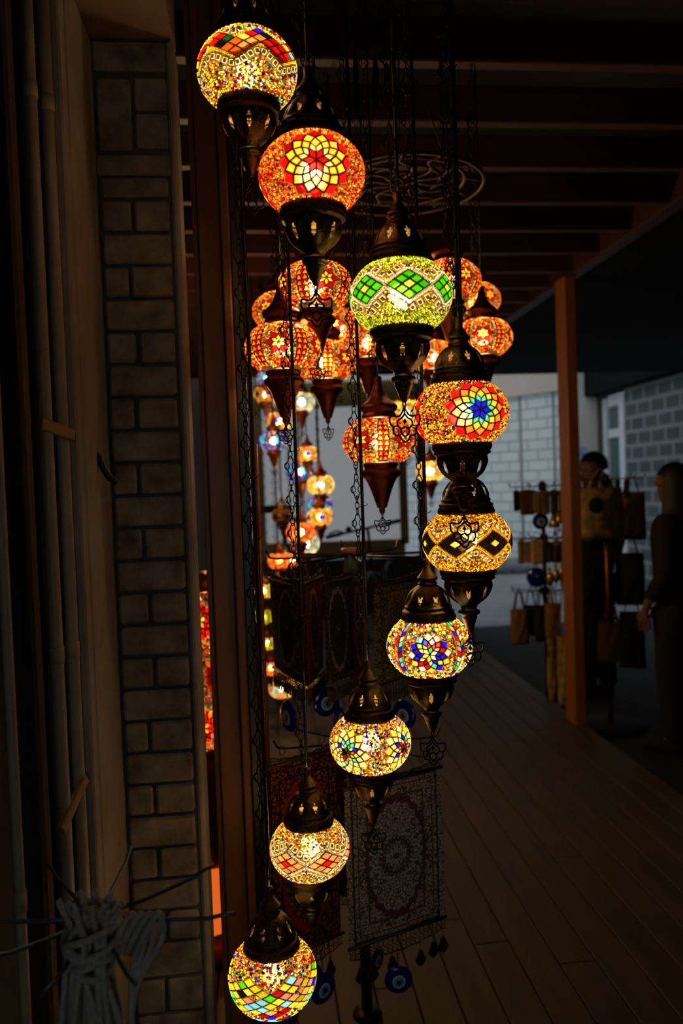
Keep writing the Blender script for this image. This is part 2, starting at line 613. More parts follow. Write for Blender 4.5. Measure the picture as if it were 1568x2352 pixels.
def g_zigzag():
    random.seed(1)
    f = lambda p: .20 + .13 * math.cos(6 * (p - .27))
    t = lattice(.27, 40, .150, .112, f, .19, [BLUE, RED, ORA, TEAL, BLK, DGRN, AMB, DRED, PEACH, BLUE, RED, DORA])
    t += wave_mirrors(6, .27, lambda p: f(p) - .42, 1, 8, .068, .056)
    t += wave_mirrors(6, .27, lambda p: f(p) + .33, 1, 7, .05, .055)
    ln = [(x, f(x) - o) for o in (.23, .275, .32) for x in np.arange(0, 2 * PI, .04)] + [(x, f(x) + .22) for x in np.arange(0, 2 * PI, .05)]
    return globe('globe', C9, CUT, t, *warm_mix, .060, ln, [YEL, GOLD, LIME, AMB], .021)


def g_redstar():
    random.seed(2); t = []
    for k in range(3):
        t += rosette([.14, .25, .365, .48, .60, .72, .84], .09 + 2 * PI / 3 * k, -.13, [RED, CREAM, AMB, AMB, [RED, RED, DRED]], PI / 6, 1.15)
    return globe('globe', C9, CUT, t, [ORA, DORA, AMB, PEACH, RED], [30, 26, 20, 14, 12], SP)


def g_green():
    random.seed(3)
    p0 = .17
    t = diamonds(7, p0, .02, .41, .345, [GRN, GRN, lin(40, 160, 8)], YEL)
    ln = diamond_lines(7, p0, .02, .41, .345, (1.06, 1.165, 1.27, 1.375), .036)
    f = lambda p: .10 + .44 * (.20 + .80 * tri(p - p0, 7))
    t += wave_mirrors(7, p0, lambda p: f(p) + .07, 1, 6, .07, .058)
    t += wave_mirrors(7, p0, lambda p: .04 - f(p) - .07, -1, 6, .07, .058)
    return globe('globe', C9, CUT, t, [LIME, YEL, lin(150, 180, 20), lin(90, 150, 20), WHITE], [34, 26, 22, 12, 8], SP, ln, [WHITE, WHITE, lin(255, 245, 170)], .025)


def g_bluestar():
    random.seed(4); t = []
    for k in range(3):
        t += rosette([.145, .25, .37, .485, .61, .74, .86], .40 + 2 * PI / 3 * k, .0, [BLUE, TEAL, AMB, ORA, RED][:5], PI / 6 + .15, 1.18)
    return globe('globe', C9, CUT, t, [AMB, GOLD, ORA, RED, DBLUE, YEL, PINK], [30, 24, 18, 10, 9, 10, 6], SP)


def g_black():
    random.seed(5)
    p0 = -.26
    t = diamonds(7, p0, .0, .41, .345, [lin(20, 12, 6), BLK], AMB)
    ln = diamond_lines(7, p0, .0, .41, .345, (1.06, 1.165, 1.27, 1.375), .036)
    f = lambda p: .10 + .42 * (.2 + .8 * tri(p - p0, 7))
    MC = [lin(120, 104, 70), lin(150, 130, 90), GREY]
    for sg in (1, -1):
        t += wave_mirrors(7, p0, lambda p: sg * (f(p) + .07), sg, 7, .06, .05, MC)
    t += [x for sg in (1, -1) for k in range(7) for x in (quad(p0 + 2 * PI * (k + .5) / 7 - .05, sg * .42, .042, .05, 0, lin(150, 130, 90)), quad(p0 + 2 * PI * (k + .5) / 7 + .05, sg * .42, .042, .05, 0, lin(120, 104, 70)))]
    return globe('globe', C9, CUT, t, [GOLD, lin(240, 160, 20), lin(170, 96, 10), AMB, lin(90, 50, 8)], [34, 26, 18, 14, 10], SP, ln, [GOLD, lin(235, 170, 30)], .021)


MULTI = [BLUE, RED, TEAL, GRN, AMB, CREAM, CYAN, ORA, PINK, WHITE, BLUE, DRED]


def g_multistar():
    random.seed(6); t = []
    for k in range(4):
        t += rosette([.12, .21, .31, .41, .51, .60], .0 + PI / 2 * k, .0, [[CYAN, WHITE, AMB, LIME, DGRN, CREAM], MULTI, [AMB, TEAL, LIME, CREAM, RED, BLUE], [BLUE, CYAN, AMB, WHITE, PINK]][:4], .2, 1.2)
        for j in range(22):
            a = 2 * PI * j / 22
            d = local_dirs([(.66 * math.sin(a) + u, .62 * math.cos(a) + v) for u, v in ((-.045, -.04), (.045, -.04), (.045, .04), (-.045, .04))], PI / 2 * k, 0, 1.2)
            if abs(.66 * math.sin(a)) < .6:
                t.append((d, random.choice([lin(190, 160, 80), GREY, lin(220, 190, 110)]), 'm'))
        pc = PI / 4 + PI / 2 * k
        for j in range(-5, 6):
            for s_ in (-1, 1):
                th = j * .15
                t.append((dirs([pc, pc + s_ * .11, pc + s_ * .11, pc], [th - .02, th + .06, th + .19, th + .12]) if s_ > 0 else dirs([pc, pc, pc - .11, pc - .11], [th - .02, th + .12, th + .19, th + .06]), random.choice(MULTI), 't'))
    return globe('globe', C9, CUT, t, *warm_mix, .060)


def g_cream():
    random.seed(8); t = []
    for k in range(4):
        t += rosette([.10, .185, .275, .375, .49, .63, .76], -.62 + PI / 2 * k, .02, [[RED, DGRN, TEAL, BLK], [CREAM, PINK, GRN, WHITE, RED, AMB], [CREAM, YEL, CREAM, TEAL, BLUE], CREAM, [CREAM, AMB, CREAM]], .1, 1.15)
    return globe('globe', C9, CUT, t, [GOLD, YEL, PINK, RED, BLUE, SKY, WHITE, LIME, DGRN], [26, 18, 14, 12, 8, 6, 12, 12, 6], .054)


def g_salmon():
    random.seed(9)
    p0 = .42
    t = diamonds(6, p0, .0, .48, .33, [SALMON, PEACH, SALMON], lin(200, 20, 10))
    ln = diamond_lines(6, p0, .0, .48, .33, (1.06, 1.16, 1.26, 1.36), .036)
    f = lambda p: .10 + .40 * (.18 + .82 * tri(p - p0, 6))
    t += wave_mirrors(6, p0, lambda p: f(p) + .08, 1, 7, .078, .064, [GREY, lin(70, 60, 36)], 1)
    t += wave_mirrors(6, p0, lambda p: -f(p) - .06, -1, 8, .06, .055)
    return globe('globe', C9, CUT, t, *warm_mix, SP, ln, [lin(200, 205, 170), lin(170, 180, 150), WHITE], .021)


def g_patch():
    random.seed(10)
    Y = [AMB, YEL, GOLD, lin(230, 190, 20), AMB, OLIVE, GOLD, YEL, PEACH, TEAL, BLUE, GRN, BLK, DRED, SKY, MAUVE]
    t = lattice(.1, 36, .165, .10, lambda p: .20 + .15 * math.cos(6 * (p + .55)), .17, Y)
    t += lattice(.1, 36, .165, .10, lambda p: -.27 + .15 * math.cos(6 * (p + .55)), .16, Y)
    t += lattice(.1, 36, .165, .10, lambda p: -.74, .07, Y)
    return globe('globe', .86, CUT, t, *warm_mix, .060)


def g_copper(name_seed, band_front=False):
    random.seed(name_seed); t = []
    p0 = PI / 5 if band_front else 0
    for k in range(5):
        pc = p0 + 2 * PI * k / 5
        R0, R1, R2 = .13, .235, .40
        for j in range(6):
            a = PI / 3 * j
            t.append((local_dirs([(r * math.sin(x), r * math.cos(x)) for r, x in ((0, 0), (R0, a + PI / 6), (R1, a), (R0, a - PI / 6))], pc, 0), AMB, 't'))
            b = a + PI / 6
            t.append((local_dirs([(r * math.sin(x), r * math.cos(x)) for r, x in ((R0, b), (R1, b + PI / 6), (R2, b), (R1, b - PI / 6))], pc, 0), DRED, 't'))
            for s_ in (-1, 1):
                for fr in (.18, .5, .82):
                    c0 = np.array([R1 * 1.18 * math.sin(b + s_ * PI / 6), R1 * 1.18 * math.cos(b + s_ * PI / 6)]); c1 = np.array([R2 * 1.2 * math.sin(b), R2 * 1.2 * math.cos(b)])
                    m = c0 + (c1 - c0) * fr; tv = (c1 - c0) / np.linalg.norm(c1 - c0); nv = np.array([-tv[1], tv[0]])
                    q = [m + tv * x * .036 + nv * y * .028 for x, y in ((-1, -1), (1, -1), (1, 1), (-1, 1))]
                    t.append((local_dirs(q, pc, 0), random.choice([GREY, lin(190, 150, 70), lin(90, 70, 40)]), 'm'))
        t += triangles(pc + PI / 5, .16, .84, .20, [lin(250, 130, 30), DRED])
        for sg in (-1, 1):
            for j in range(-5, 6):
                if abs(j) > 1:
                    t.append(quad(pc + PI / 5 + sg * (.205), j * .14, .03, .055, 0, random.choice([GREY, lin(200, 160, 80)])))
    return globe('globe', .70, .92, t, [ORA, DORA, AMB, RED, PINK], [30, 26, 22, 14, 8], .068)


def g_far(seed, tiles_cols, field_cols, nm=5):
    random.seed(seed); t = []
    for k in range(nm):
        t += rosette([.2, .34, .46, .58], 2 * PI * k / nm + seed * .3, 0, [[tiles_cols[0]], tiles_cols[1:]], seed * .4)
    return globe('globe', .76, .92, t, field_cols, [1] * len(field_cols), .13, gap=.95)


# ------------------------------------------------------------------ lantern metalwork (unit radius)
def leaf_hole(z0, z1, w, nh, off=0.):
    def h(ph, r, z):
        u = (z - z0) / (z1 - z0)
        k = np.round((ph - off) / (2 * PI / nh)); dx = np.abs(ph - off - k * 2 * PI / nh) * r
        ww = np.where((u > 0) & (u < 1), w * np.clip(np.sin(PI * np.clip(u, 0, 1)) ** .8 * (.78 + .22 * np.cos(u * 19)), 0, 1), -1)
        return dx < ww
    return h


def metal_mod(rope, dome, nl=8, rn=64):
    def m(ph, R, Z):
        w = np.clip((Z - dome[0]) / .08, 0, 1) * np.clip((dome[1] - Z) / .08, 0, 1)
        R = R * (1 + .045 * w * (np.cos(nl * ph) - .3))
        e = np.clip(1 - np.abs(Z - rope[0]) / rope[1], 0, 1)
        return R + .016 * e * np.sin(rn * ph + 34 * Z)
    return m


def ribs(nr, amp, z0, z1):
    def m(ph, R, Z):
        return R * (1 + amp * np.cos(nr * ph) * ((Z > z0) & (Z < z1)))
    return m


def hidden_build(g, name, mat):
    o = g.build(name, mat)
    COL.objects.unlink(o)
    return o


cap_prof = smoothprof([(.55, .59), (.61, .61), (.635, .66), (.625, .74), (.60, .80), (.62, .84), (.575, .87), (.545, .90), (.565, .94), (.535, .98), (.52, 1.04), (.49, 1.14), (.43, 1.26), (.35, 1.36), (.27, 1.42), (.21, 1.45), (.235, 1.48), (.20, 1.52), (.19, 1.55), (.245, 1.59), (.245, 1.62), (.20, 1.68), (.14, 1.76), (.095, 1.84), (.085, 1.92), (.085, 2.04), (.03, 2.07)], .026)
CAP = hidden_build(Geo().lathe(cap_prof, 144, metal_mod((.71, .1), (1.0, 1.42)), leaf_hole(1.02, 1.28, .062, 8, .39)), 'cap', M_BRASS)
cup_prof = smoothprof([(.55, -.57), (.61, -.60), (.63, -.66), (.625, -.74), (.595, -.80), (.615, -.84), (.56, -.87), (.535, -.90), (.54, -.95), (.525, -1.06), (.47, -1.20), (.37, -1.32), (.26, -1.41), (.20, -1.46), (.18, -1.52)], .026)
CUP = hidden_build(Geo().lathe(cup_prof, 144, metal_mod((-.70, .1), (-1.42, -.94)), leaf_hole(-1.28, -.98, .062, 8, .0)), 'cup', M_BRASS)
fin_prof = smoothprof([(.175, -1.50), (.18, -1.55), (.24, -1.58), (.25, -1.62), (.235, -1.66), (.185, -1.68), (.18, -1.75), (.155, -1.80), (.15, -1.83), (.125, -1.88), (.12, -1.91), (.095, -1.97), (.085, -2.0), (.05, -2.06), (.01, -2.08)], .03)
FIN = hidden_build(Geo().lathe(fin_prof, 40), 'finial', M_BRASS)
a = np.linspace(0, 2 * PI, 25)[:-1]
RING = hidden_build(Geo().tube(np.stack([.13 * np.cos(a), 0 * a, 2.17 + .15 * np.sin(a)], -1), .014, 6, True), 'hanging_ring', M_BRASS)


def charm_geo(top, w, h, r):
    """openwork leaf charm: trefoil outline, inner heart, drop and top ring"""
    g = Geo()
    a = np.linspace(0, 2 * PI, 17)[:-1]
    g.tube(np.stack([.05 * w * np.cos(a), 0 * a, top - .06 * h + .06 * h * np.sin(a)], -1), r, 5, True)

    def curve(pts):
        p = smoothprof([(x * w, top - z * h) for x, z in pts] + [(pts[0][0] * w, top - pts[0][1] * h)], .04 * w)[:-1]
        g.tube(np.stack([p[:, 0], 0 * p[:, 0], p[:, 1]], -1), r * 1.25, 5, True)
    half = [(.0, .12), (.05, .22), (.16, .34), (.30, .36), (.46, .33), (.50, .42), (.47, .55), (.38, .62), (.38, .74), (.30, .83), (.18, .84), (.12, .93), (.0, 1.0)]
    curve(half + [(-x, z) for x, z in half[-2:0:-1]])
    ih = [(.0, .30), (.10, .40), (.22, .46), (.24, .58), (.12, .66), (.0, .62)]
    curve(ih + [(-x, z) for x, z in ih[-2:0:-1]])
    curve([(.0, .62), (.14, .70), (.10, .80), (.0, .86), (-.10, .80), (-.14, .70)])
    for x0, x1, z0, z1 in ((.24, .40, .58, .62), (-.24, -.40, .58, .62)):
        g.tube([(x0 * w, 0, top - z0 * h), (x1 * w, 0, top - z1 * h)], r, 5)
    g.tube([(0, 0, top - .14 * h), (0, 0, top - .30 * h)], r, 5)
    g.prism([(0, top - .40 * h), (.07 * w, top - .49 * h), (0, top - .58 * h), (-.07 * w, top - .49 * h)], -r, r)
    return g


CHARM = hidden_build(charm_geo(-2.06, .60, .80, .016), 'pendant_charm', M_IRON)
BULB = hidden_build(Geo().ball((0, 0, 0), .24, 10, 7), 'bulb', M_BULB)
BULB_D = hidden_build(Geo().ball((0, 0, 0), .24, 10, 7), 'bulb', M_BULB_DIM)

ccap_prof = smoothprof([(.40, .60), (.455, .63), (.465, .68), (.44, .74), (.42, .78), (.47, .83), (.50, .89), (.49, .95), (.43, 1.02), (.33, 1.10), (.24, 1.22), (.17, 1.38), (.12, 1.52), (.10, 1.62), (.10, 1.74), (.02, 1.77)], .03)
CCAP = hidden_build(Geo().lathe(ccap_prof, 108, ribs(54, .016, .63, 1.0)), 'cap', M_COPPER)
ccup_prof = smoothprof([(.42, -.58), (.46, -.61), (.465, -.66), (.44, -.71), (.43, -.75), (.50, -.81), (.525, -.88), (.50, -.95), (.43, -1.03), (.36, -1.16), (.28, -1.36), (.20, -1.60), (.135, -1.80), (.13, -1.82)], .03)
CCUP = hidden_build(Geo().lathe(ccup_prof, 108, ribs(54, .016, -1.0, -.60)), 'cup', M_COPPER)
CFIN = hidden_build(Geo().lathe(smoothprof([(.12, -1.81), (.085, -1.83), (.08, -1.92), (.05, -1.99), (.01, -2.01)], .03), 24), 'finial', M_COPPER)
CCHARM = hidden_build(charm_geo(-1.98, .44, .56, .014), 'pendant_charm', M_IRON)


def chain_geo(L):
    """decorative chain: openwork four-lobed links joined by pairs of small oval links (metres, hanging up from z=0)"""
    g = Geo(); z = 0.0; alt = 0
    a = np.linspace(0, 2 * PI, 13)[:-1]; b = np.linspace(0, 2 * PI, 25)[:-1]
    while z < L:
        for k in range(3):
            x = .0042 * np.cos(a); zz = .0085 * np.sin(a) + z + .0075; o = 0 * a
            g.tube(np.stack([x, o, zz] if alt % 2 else [o, x, zz], -1), .0011, 5, True)
            alt += 1; z += .0125
        rr = 1 + .24 * np.cos(4 * b)
        g.tube(np.stack([.0105 * rr * np.cos(b), 0 * b, z + .0165 + .0175 * rr * np.sin(b)], -1), .0013, 5, True)
        for s_ in (-1, 1):
            g.tube(np.stack([s_ * .0065 + .0035 * np.cos(a), 0 * a, z + .0165 + .007 * np.sin(a)], -1), .0010, 4, True)
        z += .034
    return g


def lantern(name, label, group, loc, a, gl, kind='brass', top=2.88, rot=0., cord=True, bulb=None):
    loc = Vector(loc)
    t = thing(name, label, 'lantern', loc, -math.atan2(loc.x, loc.y) + rot, group, a)
    part('globe', gl, t)
    if kind == 'brass':
        cp = part('cap', CAP, t); cu = part('cup', CUP, t)
        part('hanging_ring', RING, cp); part('finial', FIN, cu); part('pendant_charm', CHARM, cu)
        z0 = 2.06
    else:
        part('cap', CCAP, t); cu = part('cup', CCUP, t)
        part('finial', CFIN, cu); part('pendant_charm', CCHARM, cu)
        z0 = 1.75
    part('bulb', bulb or (BULB if kind == 'brass' else BULB_D), t)
    L = top - loc.z - z0 * a
    if cord:
        c = Geo().tube([(0, .006, 0), (.002, .006, L * .5), (0, .006, L)], .0036 if kind == 'brass' else .0024, 8)
        for zz in np.arange(.09, L, .118):
            c.tube([(-.006, .0, zz), (.002, -.001, zz + .003), (.008, .003, zz + .002), (.012, .004, zz + .007)], .0009, 4)
        c = c.build('cord', M_CORD, t); c.location = (0, 0, z0); c.scale = (1 / a,) * 3
        h = chain_geo(L - .03).build('chain', M_IRON, t); h.location = (-.010 / a, -.004 / a, z0 + .28 * (kind == 'brass')); h.scale = (1 / a,) * 3
        h.rotation_euler = (0, 0, rng.uniform(-.5, .5))
    return t


RAD = .085
SPIRAL = [
    ((568, 168), 222, g_zigzag, 'topmost lantern of the spiral, multicoloured zigzag mosaic band above beaded base', 0, .0),
    ((716, 405), 237, g_redstar, 'large orange beaded lantern with red and cream star medallion, second from top', 0, .0),
    ((920, 683), 230, g_green, 'lime green beaded lantern with green diamond panels and white bead outlines', 0, .0),
    ((1058, 951), 214, g_bluestar, 'orange beaded lantern with a blue and teal star medallion on its right', 0, .0),
    ((1072, 1243), 202, g_black, 'golden lantern with black diamond panels hanging directly below the blue star lantern', 0, .0),
    ((986, 1483), 195, g_multistar, 'confetti coloured mosaic lantern with starburst tiles hanging left below the black diamond lantern', 0, .0),
    ((850, 1704), 185, g_cream, 'lantern of elongated cream tiles beside mixed beads, third from the bottom of the spiral', 0, .0),
    ((711, 1946), 183, g_salmon, 'lantern with salmon diamond panels and silver bead outlines, second from the bottom', 0, .0),
    ((626, 2238), 203, g_patch, 'lowest lantern of the spiral, yellow patchwork mosaic near the floor', 0, .0),
]
G_SP = 'mosaic lanterns of the spiral hanging'
spiral_pts = []
for (px, py), w, fn, lab, rot, _ in SPIRAL:
    D = 2 * RAD * FPX / w
    p = P(px, py, D); spiral_pts.append(p)
    lantern('hanging_lantern', lab, G_SP, p, RAD, fn(), 'brass', 2.86)

# copper chandelier lanterns
CA = g_copper(21); CB = g_copper(22, True)
CR_ = .092
COPPER = [
    ((723, 660), 170, CA, 'copper capped red star lantern behind the cup of the second spiral lantern', .30),
    ((648, 716), 134, CA, 'red star lantern at far left of the copper group, half hidden by a lower cap', -.55),
    ((649, 800), 172, CA, 'leftmost front copper lantern, red and orange, above the blue blurred lamps', -.10),
    ((775, 755), 132, CB, 'dim copper lantern glimpsed between the left copper lanterns and the green one', .5),
    ((748, 830), 142, CA, 'low copper lantern with small orange star at right, its cup ending in a long cone', .70),
    ((842, 785), 128, CA, 'copper lantern mostly hidden behind the lower left of the green lantern', -.4),
    ((872, 1013), 168, CB, 'lowest copper lantern, orange with vertical bands of red triangles', .10),
    ((1030, 648), 146, CA, 'copper lantern behind upper right of the green lantern, red triangle band on top', .55),
    ((1090, 690), 116, CA, 'small copper lantern half hidden at the upper right of the copper group', .62),
    ((1108, 777), 134, CA, 'rightmost copper lantern, with six pointed star, beside the dark canopy', .02),
    ((992, 818), 106, CA, 'copper lantern glimpsed between green lantern cup and blue star lantern cap', -.3),
]
G_CO = 'copper capped lanterns of the cluster behind the spiral'
for (px, py), w, gm, lab, rot in COPPER:
    D = 2 * CR_ * FPX / w
    lantern('hanging_lantern', lab, G_CO, P(px, py, D), CR_, gm, 'copper', 2.9, rot)

# far lanterns deeper in the passage
FA = g_far(31, [DBLUE, AMB, ORA, YEL], [AMB, ORA, YEL, CREAM])
FB = g_far(32, [CYAN, BLUE, DBLUE, SKY], [BLUE, DBLUE, AMB, SKY, BLUE])
FC = g_far(33, [WHITE, CREAM, YEL, RED], [CREAM, YEL, CREAM], 4)
FD = g_far(34, [ORA, DORA, RED, AMB], [ORA, DORA, PEACH])
FE = g_far(35, [WHITE, CYAN, SKY, TEAL], [WHITE, SKY, WHITE, CREAM])
FG = g_far(36, [LIME, YEL, OLIVE, GRN], [YEL, LIME, OLIVE])
FM = g_far(37, [SKY, AMB, PEACH, CREAM], [AMB, CREAM, ORA, SKY])
FAR = [
    ((611, 868), 44, FB, 'tiny blue and yellow far lantern at the top left of the passage'),
    ((610, 906), 54, FA, 'small far amber lantern with dark blue eye-like star'),
    ((633, 943), 60, FB, 'small far blue lantern half behind the left copper cone'),
    ((692, 924), 62, FE, 'small far icy white and cyan lantern between two copper cones'),
    ((640, 968), 58, FA, 'small far amber lantern above the blue and green lantern'),
    ((628, 1013), 64, FB, 'small far blue and green lantern hanging at left in front of the pale screen'),
    ((706, 1043), 50, FA, 'small far amber lantern against the pale screen'),
    ((690, 1083), 64, FB, 'small far blue and orange lantern below the amber one at the screen'),
    ((736, 1114), 62, FC, 'small far cream lantern above a blue one at the pale screen'),
    ((736, 1161), 62, FB, 'small far deep blue lantern directly under the cream one'),
    ((735, 1187), 58, FA, 'small far amber lantern directly under the deep blue one'),
    ((690, 1222), 66, FD, 'small far peach orange lantern just above the display stand'),
    ((702, 1250), 62, FE, 'small far whitish lantern touching the top rod of display stand'),
    ((641, 1288), 52, FD, 'small far red orange lantern behind the left end of the rods'),
    ((672, 1284), 44, FD, 'small far red orange lantern behind the chain near the rods'),
    ((606, 1357), 46, FG, 'small far yellow lantern left of the hanging tapestries'),
    ((603, 1416), 48, FG, 'small far olive yellow lantern lower left of the hanging tapestries'),
    ((614, 1478), 40, FG, 'small far lime green lantern peeking out at the left tapestry edge'),
    ((622, 1535), 44, FD, 'small far orange lantern at the lower left tapestry corner'),
    ((648, 1580), 62, FM, 'small far multicoloured lantern under the left tapestry fringe'),
    ((706, 1560), 50, FM, 'small far pale lantern seen through the fringe of the left tapestries'),
    ((988, 1082), 66, FC, 'cream glass lantern with brass cap between the copper and blue star lanterns'),
    ((932, 952), 92, FC, 'cream glass lantern hidden behind the charm of the green lantern'),
]
G_FA = 'small lanterns far down the passage'
for i, ((px, py), w, gm, lab) in enumerate(FAR):
    D = 2 * .085 * FPX / 62 * (1 + .012 * ((i * 7) % 5))
    a = w / FPX * D / 2
    lantern('hanging_lantern', lab, G_FA, P(px, py, D), a, gm, 'copper', 2.9, rng.uniform(-1, 1), True)
FILL_L = 260.
# ------------------------------------------------------------------ the building: its frame is turned 0.1 rad against the view
YAW = .1
BC, BS = math.cos(YAW), math.sin(YAW)
MB = Matrix.Rotation(YAW, 4, 'Z')


def toB(v):
    return Vector((v.x * BC + v.y * BS, -v.x * BS + v.y * BC, v.z))


def BP(px, py, D):
    return toB(P(px, py, D))


def bobj(g, name, mat, col=False):
    o = g.build(name, mat, None, col)
    o.matrix_world = MB
    return o


# world light: dim overcast dusk
w = bpy.data.worlds.new('dusk'); S.world = w; w.use_nodes = True
bg = w.node_tree.nodes['Background']
bg.inputs[0].default_value = (.80, .90, 1.0, 1); bg.inputs[1].default_value = SKY_STRENGTH if 'SKY_STRENGTH' in globals() else .76

M_FLOOR = surf('pine floor boards', lin(62, 44, 22), lin(84, 60, 32), .65, 0, 3.5, .15, (5, .5, 5))
M_STREET = surf('street paving', lin(124, 124, 130), lin(158, 158, 162), .85, 0, 1.3, .3)


def brickmat(name, c1, c2, mc, bw, bh, ms=.02):
    m, nt, out = nodes(name)
    b = N(nt, 'ShaderNodeBsdfPrincipled', Roughness=.7)
    tc = N(nt, 'ShaderNodeTexCoord'); sp = N(nt, 'ShaderNodeSeparateXYZ'); cb = N(nt, 'ShaderNodeCombineXYZ')
    br = N(nt, 'ShaderNodeTexBrick', Scale=1., Color1=c1, Color2=c2, Mortar=mc)
    br.inputs['Mortar Size'].default_value = ms; br.inputs['Brick Width'].default_value = bw; br.inputs['Row Height'].default_value = bh
    L = nt.links.new
    L(tc.outputs['Object'], sp.inputs[0]); L(sp.outputs['X'], cb.inputs['X']); L(sp.outputs['Z'], cb.inputs['Y'])
    L(cb.outputs[0], br.inputs['Vector']); L(br.outputs['Color'], b.inputs['Base Color'])
    bp = N(nt, 'ShaderNodeBump', Strength=.5, Distance=.01); bp.invert = True
    L(br.outputs['Fac'], bp.inputs['Height']); L(bp.outputs[0], b.inputs['Normal']); L(b.outputs[0], out.inputs[0])
    return m


# floor boards
XE = toB(P(1320, 1660, 5.1)).x + .04          # right edge of the timber floor
g = Geo(); x = -.95
while x < XE - .01:
    wd = min(.122, XE - x); y = -1.6 + rng.uniform(0, 1.5)
    ys = [-1.6, y]
    while ys[-1] < 9.6:
        ys.append(ys[-1] + rng.uniform(2.2, 3.6))
    ys[-1] = 9.6
    for a_, b_ in zip(ys[:-1], ys[1:]):
        if b_ - a_ > .02:
            g.rbox((x + wd / 2, (a_ + b_) / 2, -.0125), (wd - .002, b_ - a_ - .002, .025), .0025)
    x += .1245
struct(bobj(g, 'floor', M_FLOOR))
g = Geo(); g.box((.5, 4, -.07), (XE + .95 + .02, 11.2, .09)); g.V[-1][:, 0] += (XE - .95) / 2 - .5
struct(bobj(g, 'floor_joists', M_DARKWOOD))
g = Geo(); g.box((0, 14, -.16), (60, 60, .04))
struct(bobj(g, 'floor_street', M_STREET))
g = Geo(); g.box((XE + 2.4, 3.6, -.138), (4.6, 11.0, .008)); struct(bobj(g, 'floor_shade_strip', surf('painted street shade', lin(16, 15, 14), lin(24, 23, 22), .9, 0, 30., .4)))  # near-black strip: canopy shade put into the colour of the street ground

# ceiling: boards above, stained joists across, long edge beam
g = Geo(); g.box(((XE - 1.6) / 2 + .0, 3.6, 3.035), (XE + 1.7, 11.6, .03)); struct(bobj(g, 'ceiling', M_BOARD))
for k in range(-2, 18):
    g = Geo(); g.rbox(((XE - 1.5) / 2, 2.42 + .395 * k, 2.955), (XE + 1.5, .05, .13), .004)
    o = struct(bobj(g, 'trim_%d' % (k + 3), M_BEAM))
g = Geo(); g.rbox((XE + .0, 3.9, 2.955), (.09, 11, .15), .004); struct(bobj(g, 'trim_21', M_BEAM))
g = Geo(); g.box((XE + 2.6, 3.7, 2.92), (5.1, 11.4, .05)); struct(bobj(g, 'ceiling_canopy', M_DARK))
# posts carrying the edge beam
for px, py, D, n, lab in ((1320, 1660, 5.1, 22, ''), (1097, 1495, 7.75, 23, '')):
    c = BP(px, py, D)
    g = Geo(); g.rbox((XE - .03, c.y, 1.44), (.075, .16, 2.89), .006); struct(bobj(g, 'trim_%d' % n, M_WOOD))

# closing walls
M_WALL = surf('dark shop wall', lin(60, 48, 38), lin(78, 62, 48), .85, 0, 3.)
# the entrance behind the viewer: two wall pieces and a head, open between them
g = Geo(); g.box((-1.8, -2.05, 1.4), (2.4, .1, 3.2)); g.box((4.2, -2.05, 1.4), (7.2, .1, 3.2)); g.box((.0, -2.05, 2.6), (1.3, .1, .9)); g.box((.0, -2.05, .2), (1.3, .1, .8))
struct(bobj(g, 'wall_back', M_WALL))
g = Geo(); g.box((-3.4, .0, 1.5), (3.4, .1, 3.4)); g.box((-1.75, 1., 3.02), (.6, 6., .05)); struct(bobj(g, 'wall_end', M_WALL))
g = Geo(); g.box((XE + 2.7, 2.7, 1.4), (.1, 9.4, 3.2)); struct(bobj(g, 'wall_right', M_WALL))
g = Geo(); g.box((-.95, 5.6, 1.5), (.1, 7.6, 3.0)); struct(bobj(g, 'wall_left', M_WALL))

# brick pillar at the left
xl, xr, xs = BP(256, 1140, 1.75).x, BP(422, 1140, 1.75).x, BP(440, 1140, 1.75).x
yf = BP(340, 1140, 1.75).y
zt = P(300, 88, 1.75).z
g = Geo(); g.box(((xl + xr) / 2, yf + .055, zt / 2), (xr - xl, .09, zt))
PIL = struct(bobj(g, 'wall_pillar', M_MORTAR))
g = Geo(); z = 0.0; r = 0
zp = P(300, 405, 1.75).z
while z < zp:
    h = .0725 if z > .5 else .083
    h = min(h, zp - z)
    s0 = xl + .004; s1 = xr - .002
    cuts = [s0, s1] if r % 2 == 0 else [s0, s0 + (s1 - s0) * rng.uniform(.36, .5), s1]
    for a_, b_ in zip(cuts[:-1], cuts[1:]):
        M = Matrix.Rotation(rng.uniform(-.012, .012), 4, 'Y')
        g.rbox(((a_ + b_) / 2, yf + .04 + rng.uniform(-.002, .002), z + h / 2), (b_ - a_ - .0065 - rng.uniform(0, .003), .09, h - .0065 - rng.uniform(0, .003)), .005, M)
    z += h; r += 1
g.rbox(((xl + xr) / 2, yf + .045, zp + .025), (xr - xl, .09, .045), .003)
g.rbox((xl + (xr - xl) * .27, yf + .045, zp + .135), ((xr - xl) * .46, .09, .155), .004)
g.rbox((xl + (xr - xl) * .77, yf + .045, zp + .10), ((xr - xl) * .44, .09, .075), .004)
g.rbox((xl + (xr - xl) * .77, yf + .045, zp + .18), ((xr - xl) * .44, .09, .07), .004)
g.rbox(((xl + xr) / 2, yf + .045, (zp + .225 + zt) / 2), (xr - xl - .004, .09, zt - zp - .235), .004)
struct(bobj(g, 'wall_pillar_bricks', M_BRICK)).parent = PIL
bpy.data.objects['wall_pillar_bricks'].matrix_parent_inverse = MB.inverted()
# rendered corner strip
g = Geo()
g.rbox(((xr + xs) / 2, yf + .05, zt / 2), (xs - xr, .10, zt), .006)
struct(bobj(g, 'trim_24', M_PLASTER))
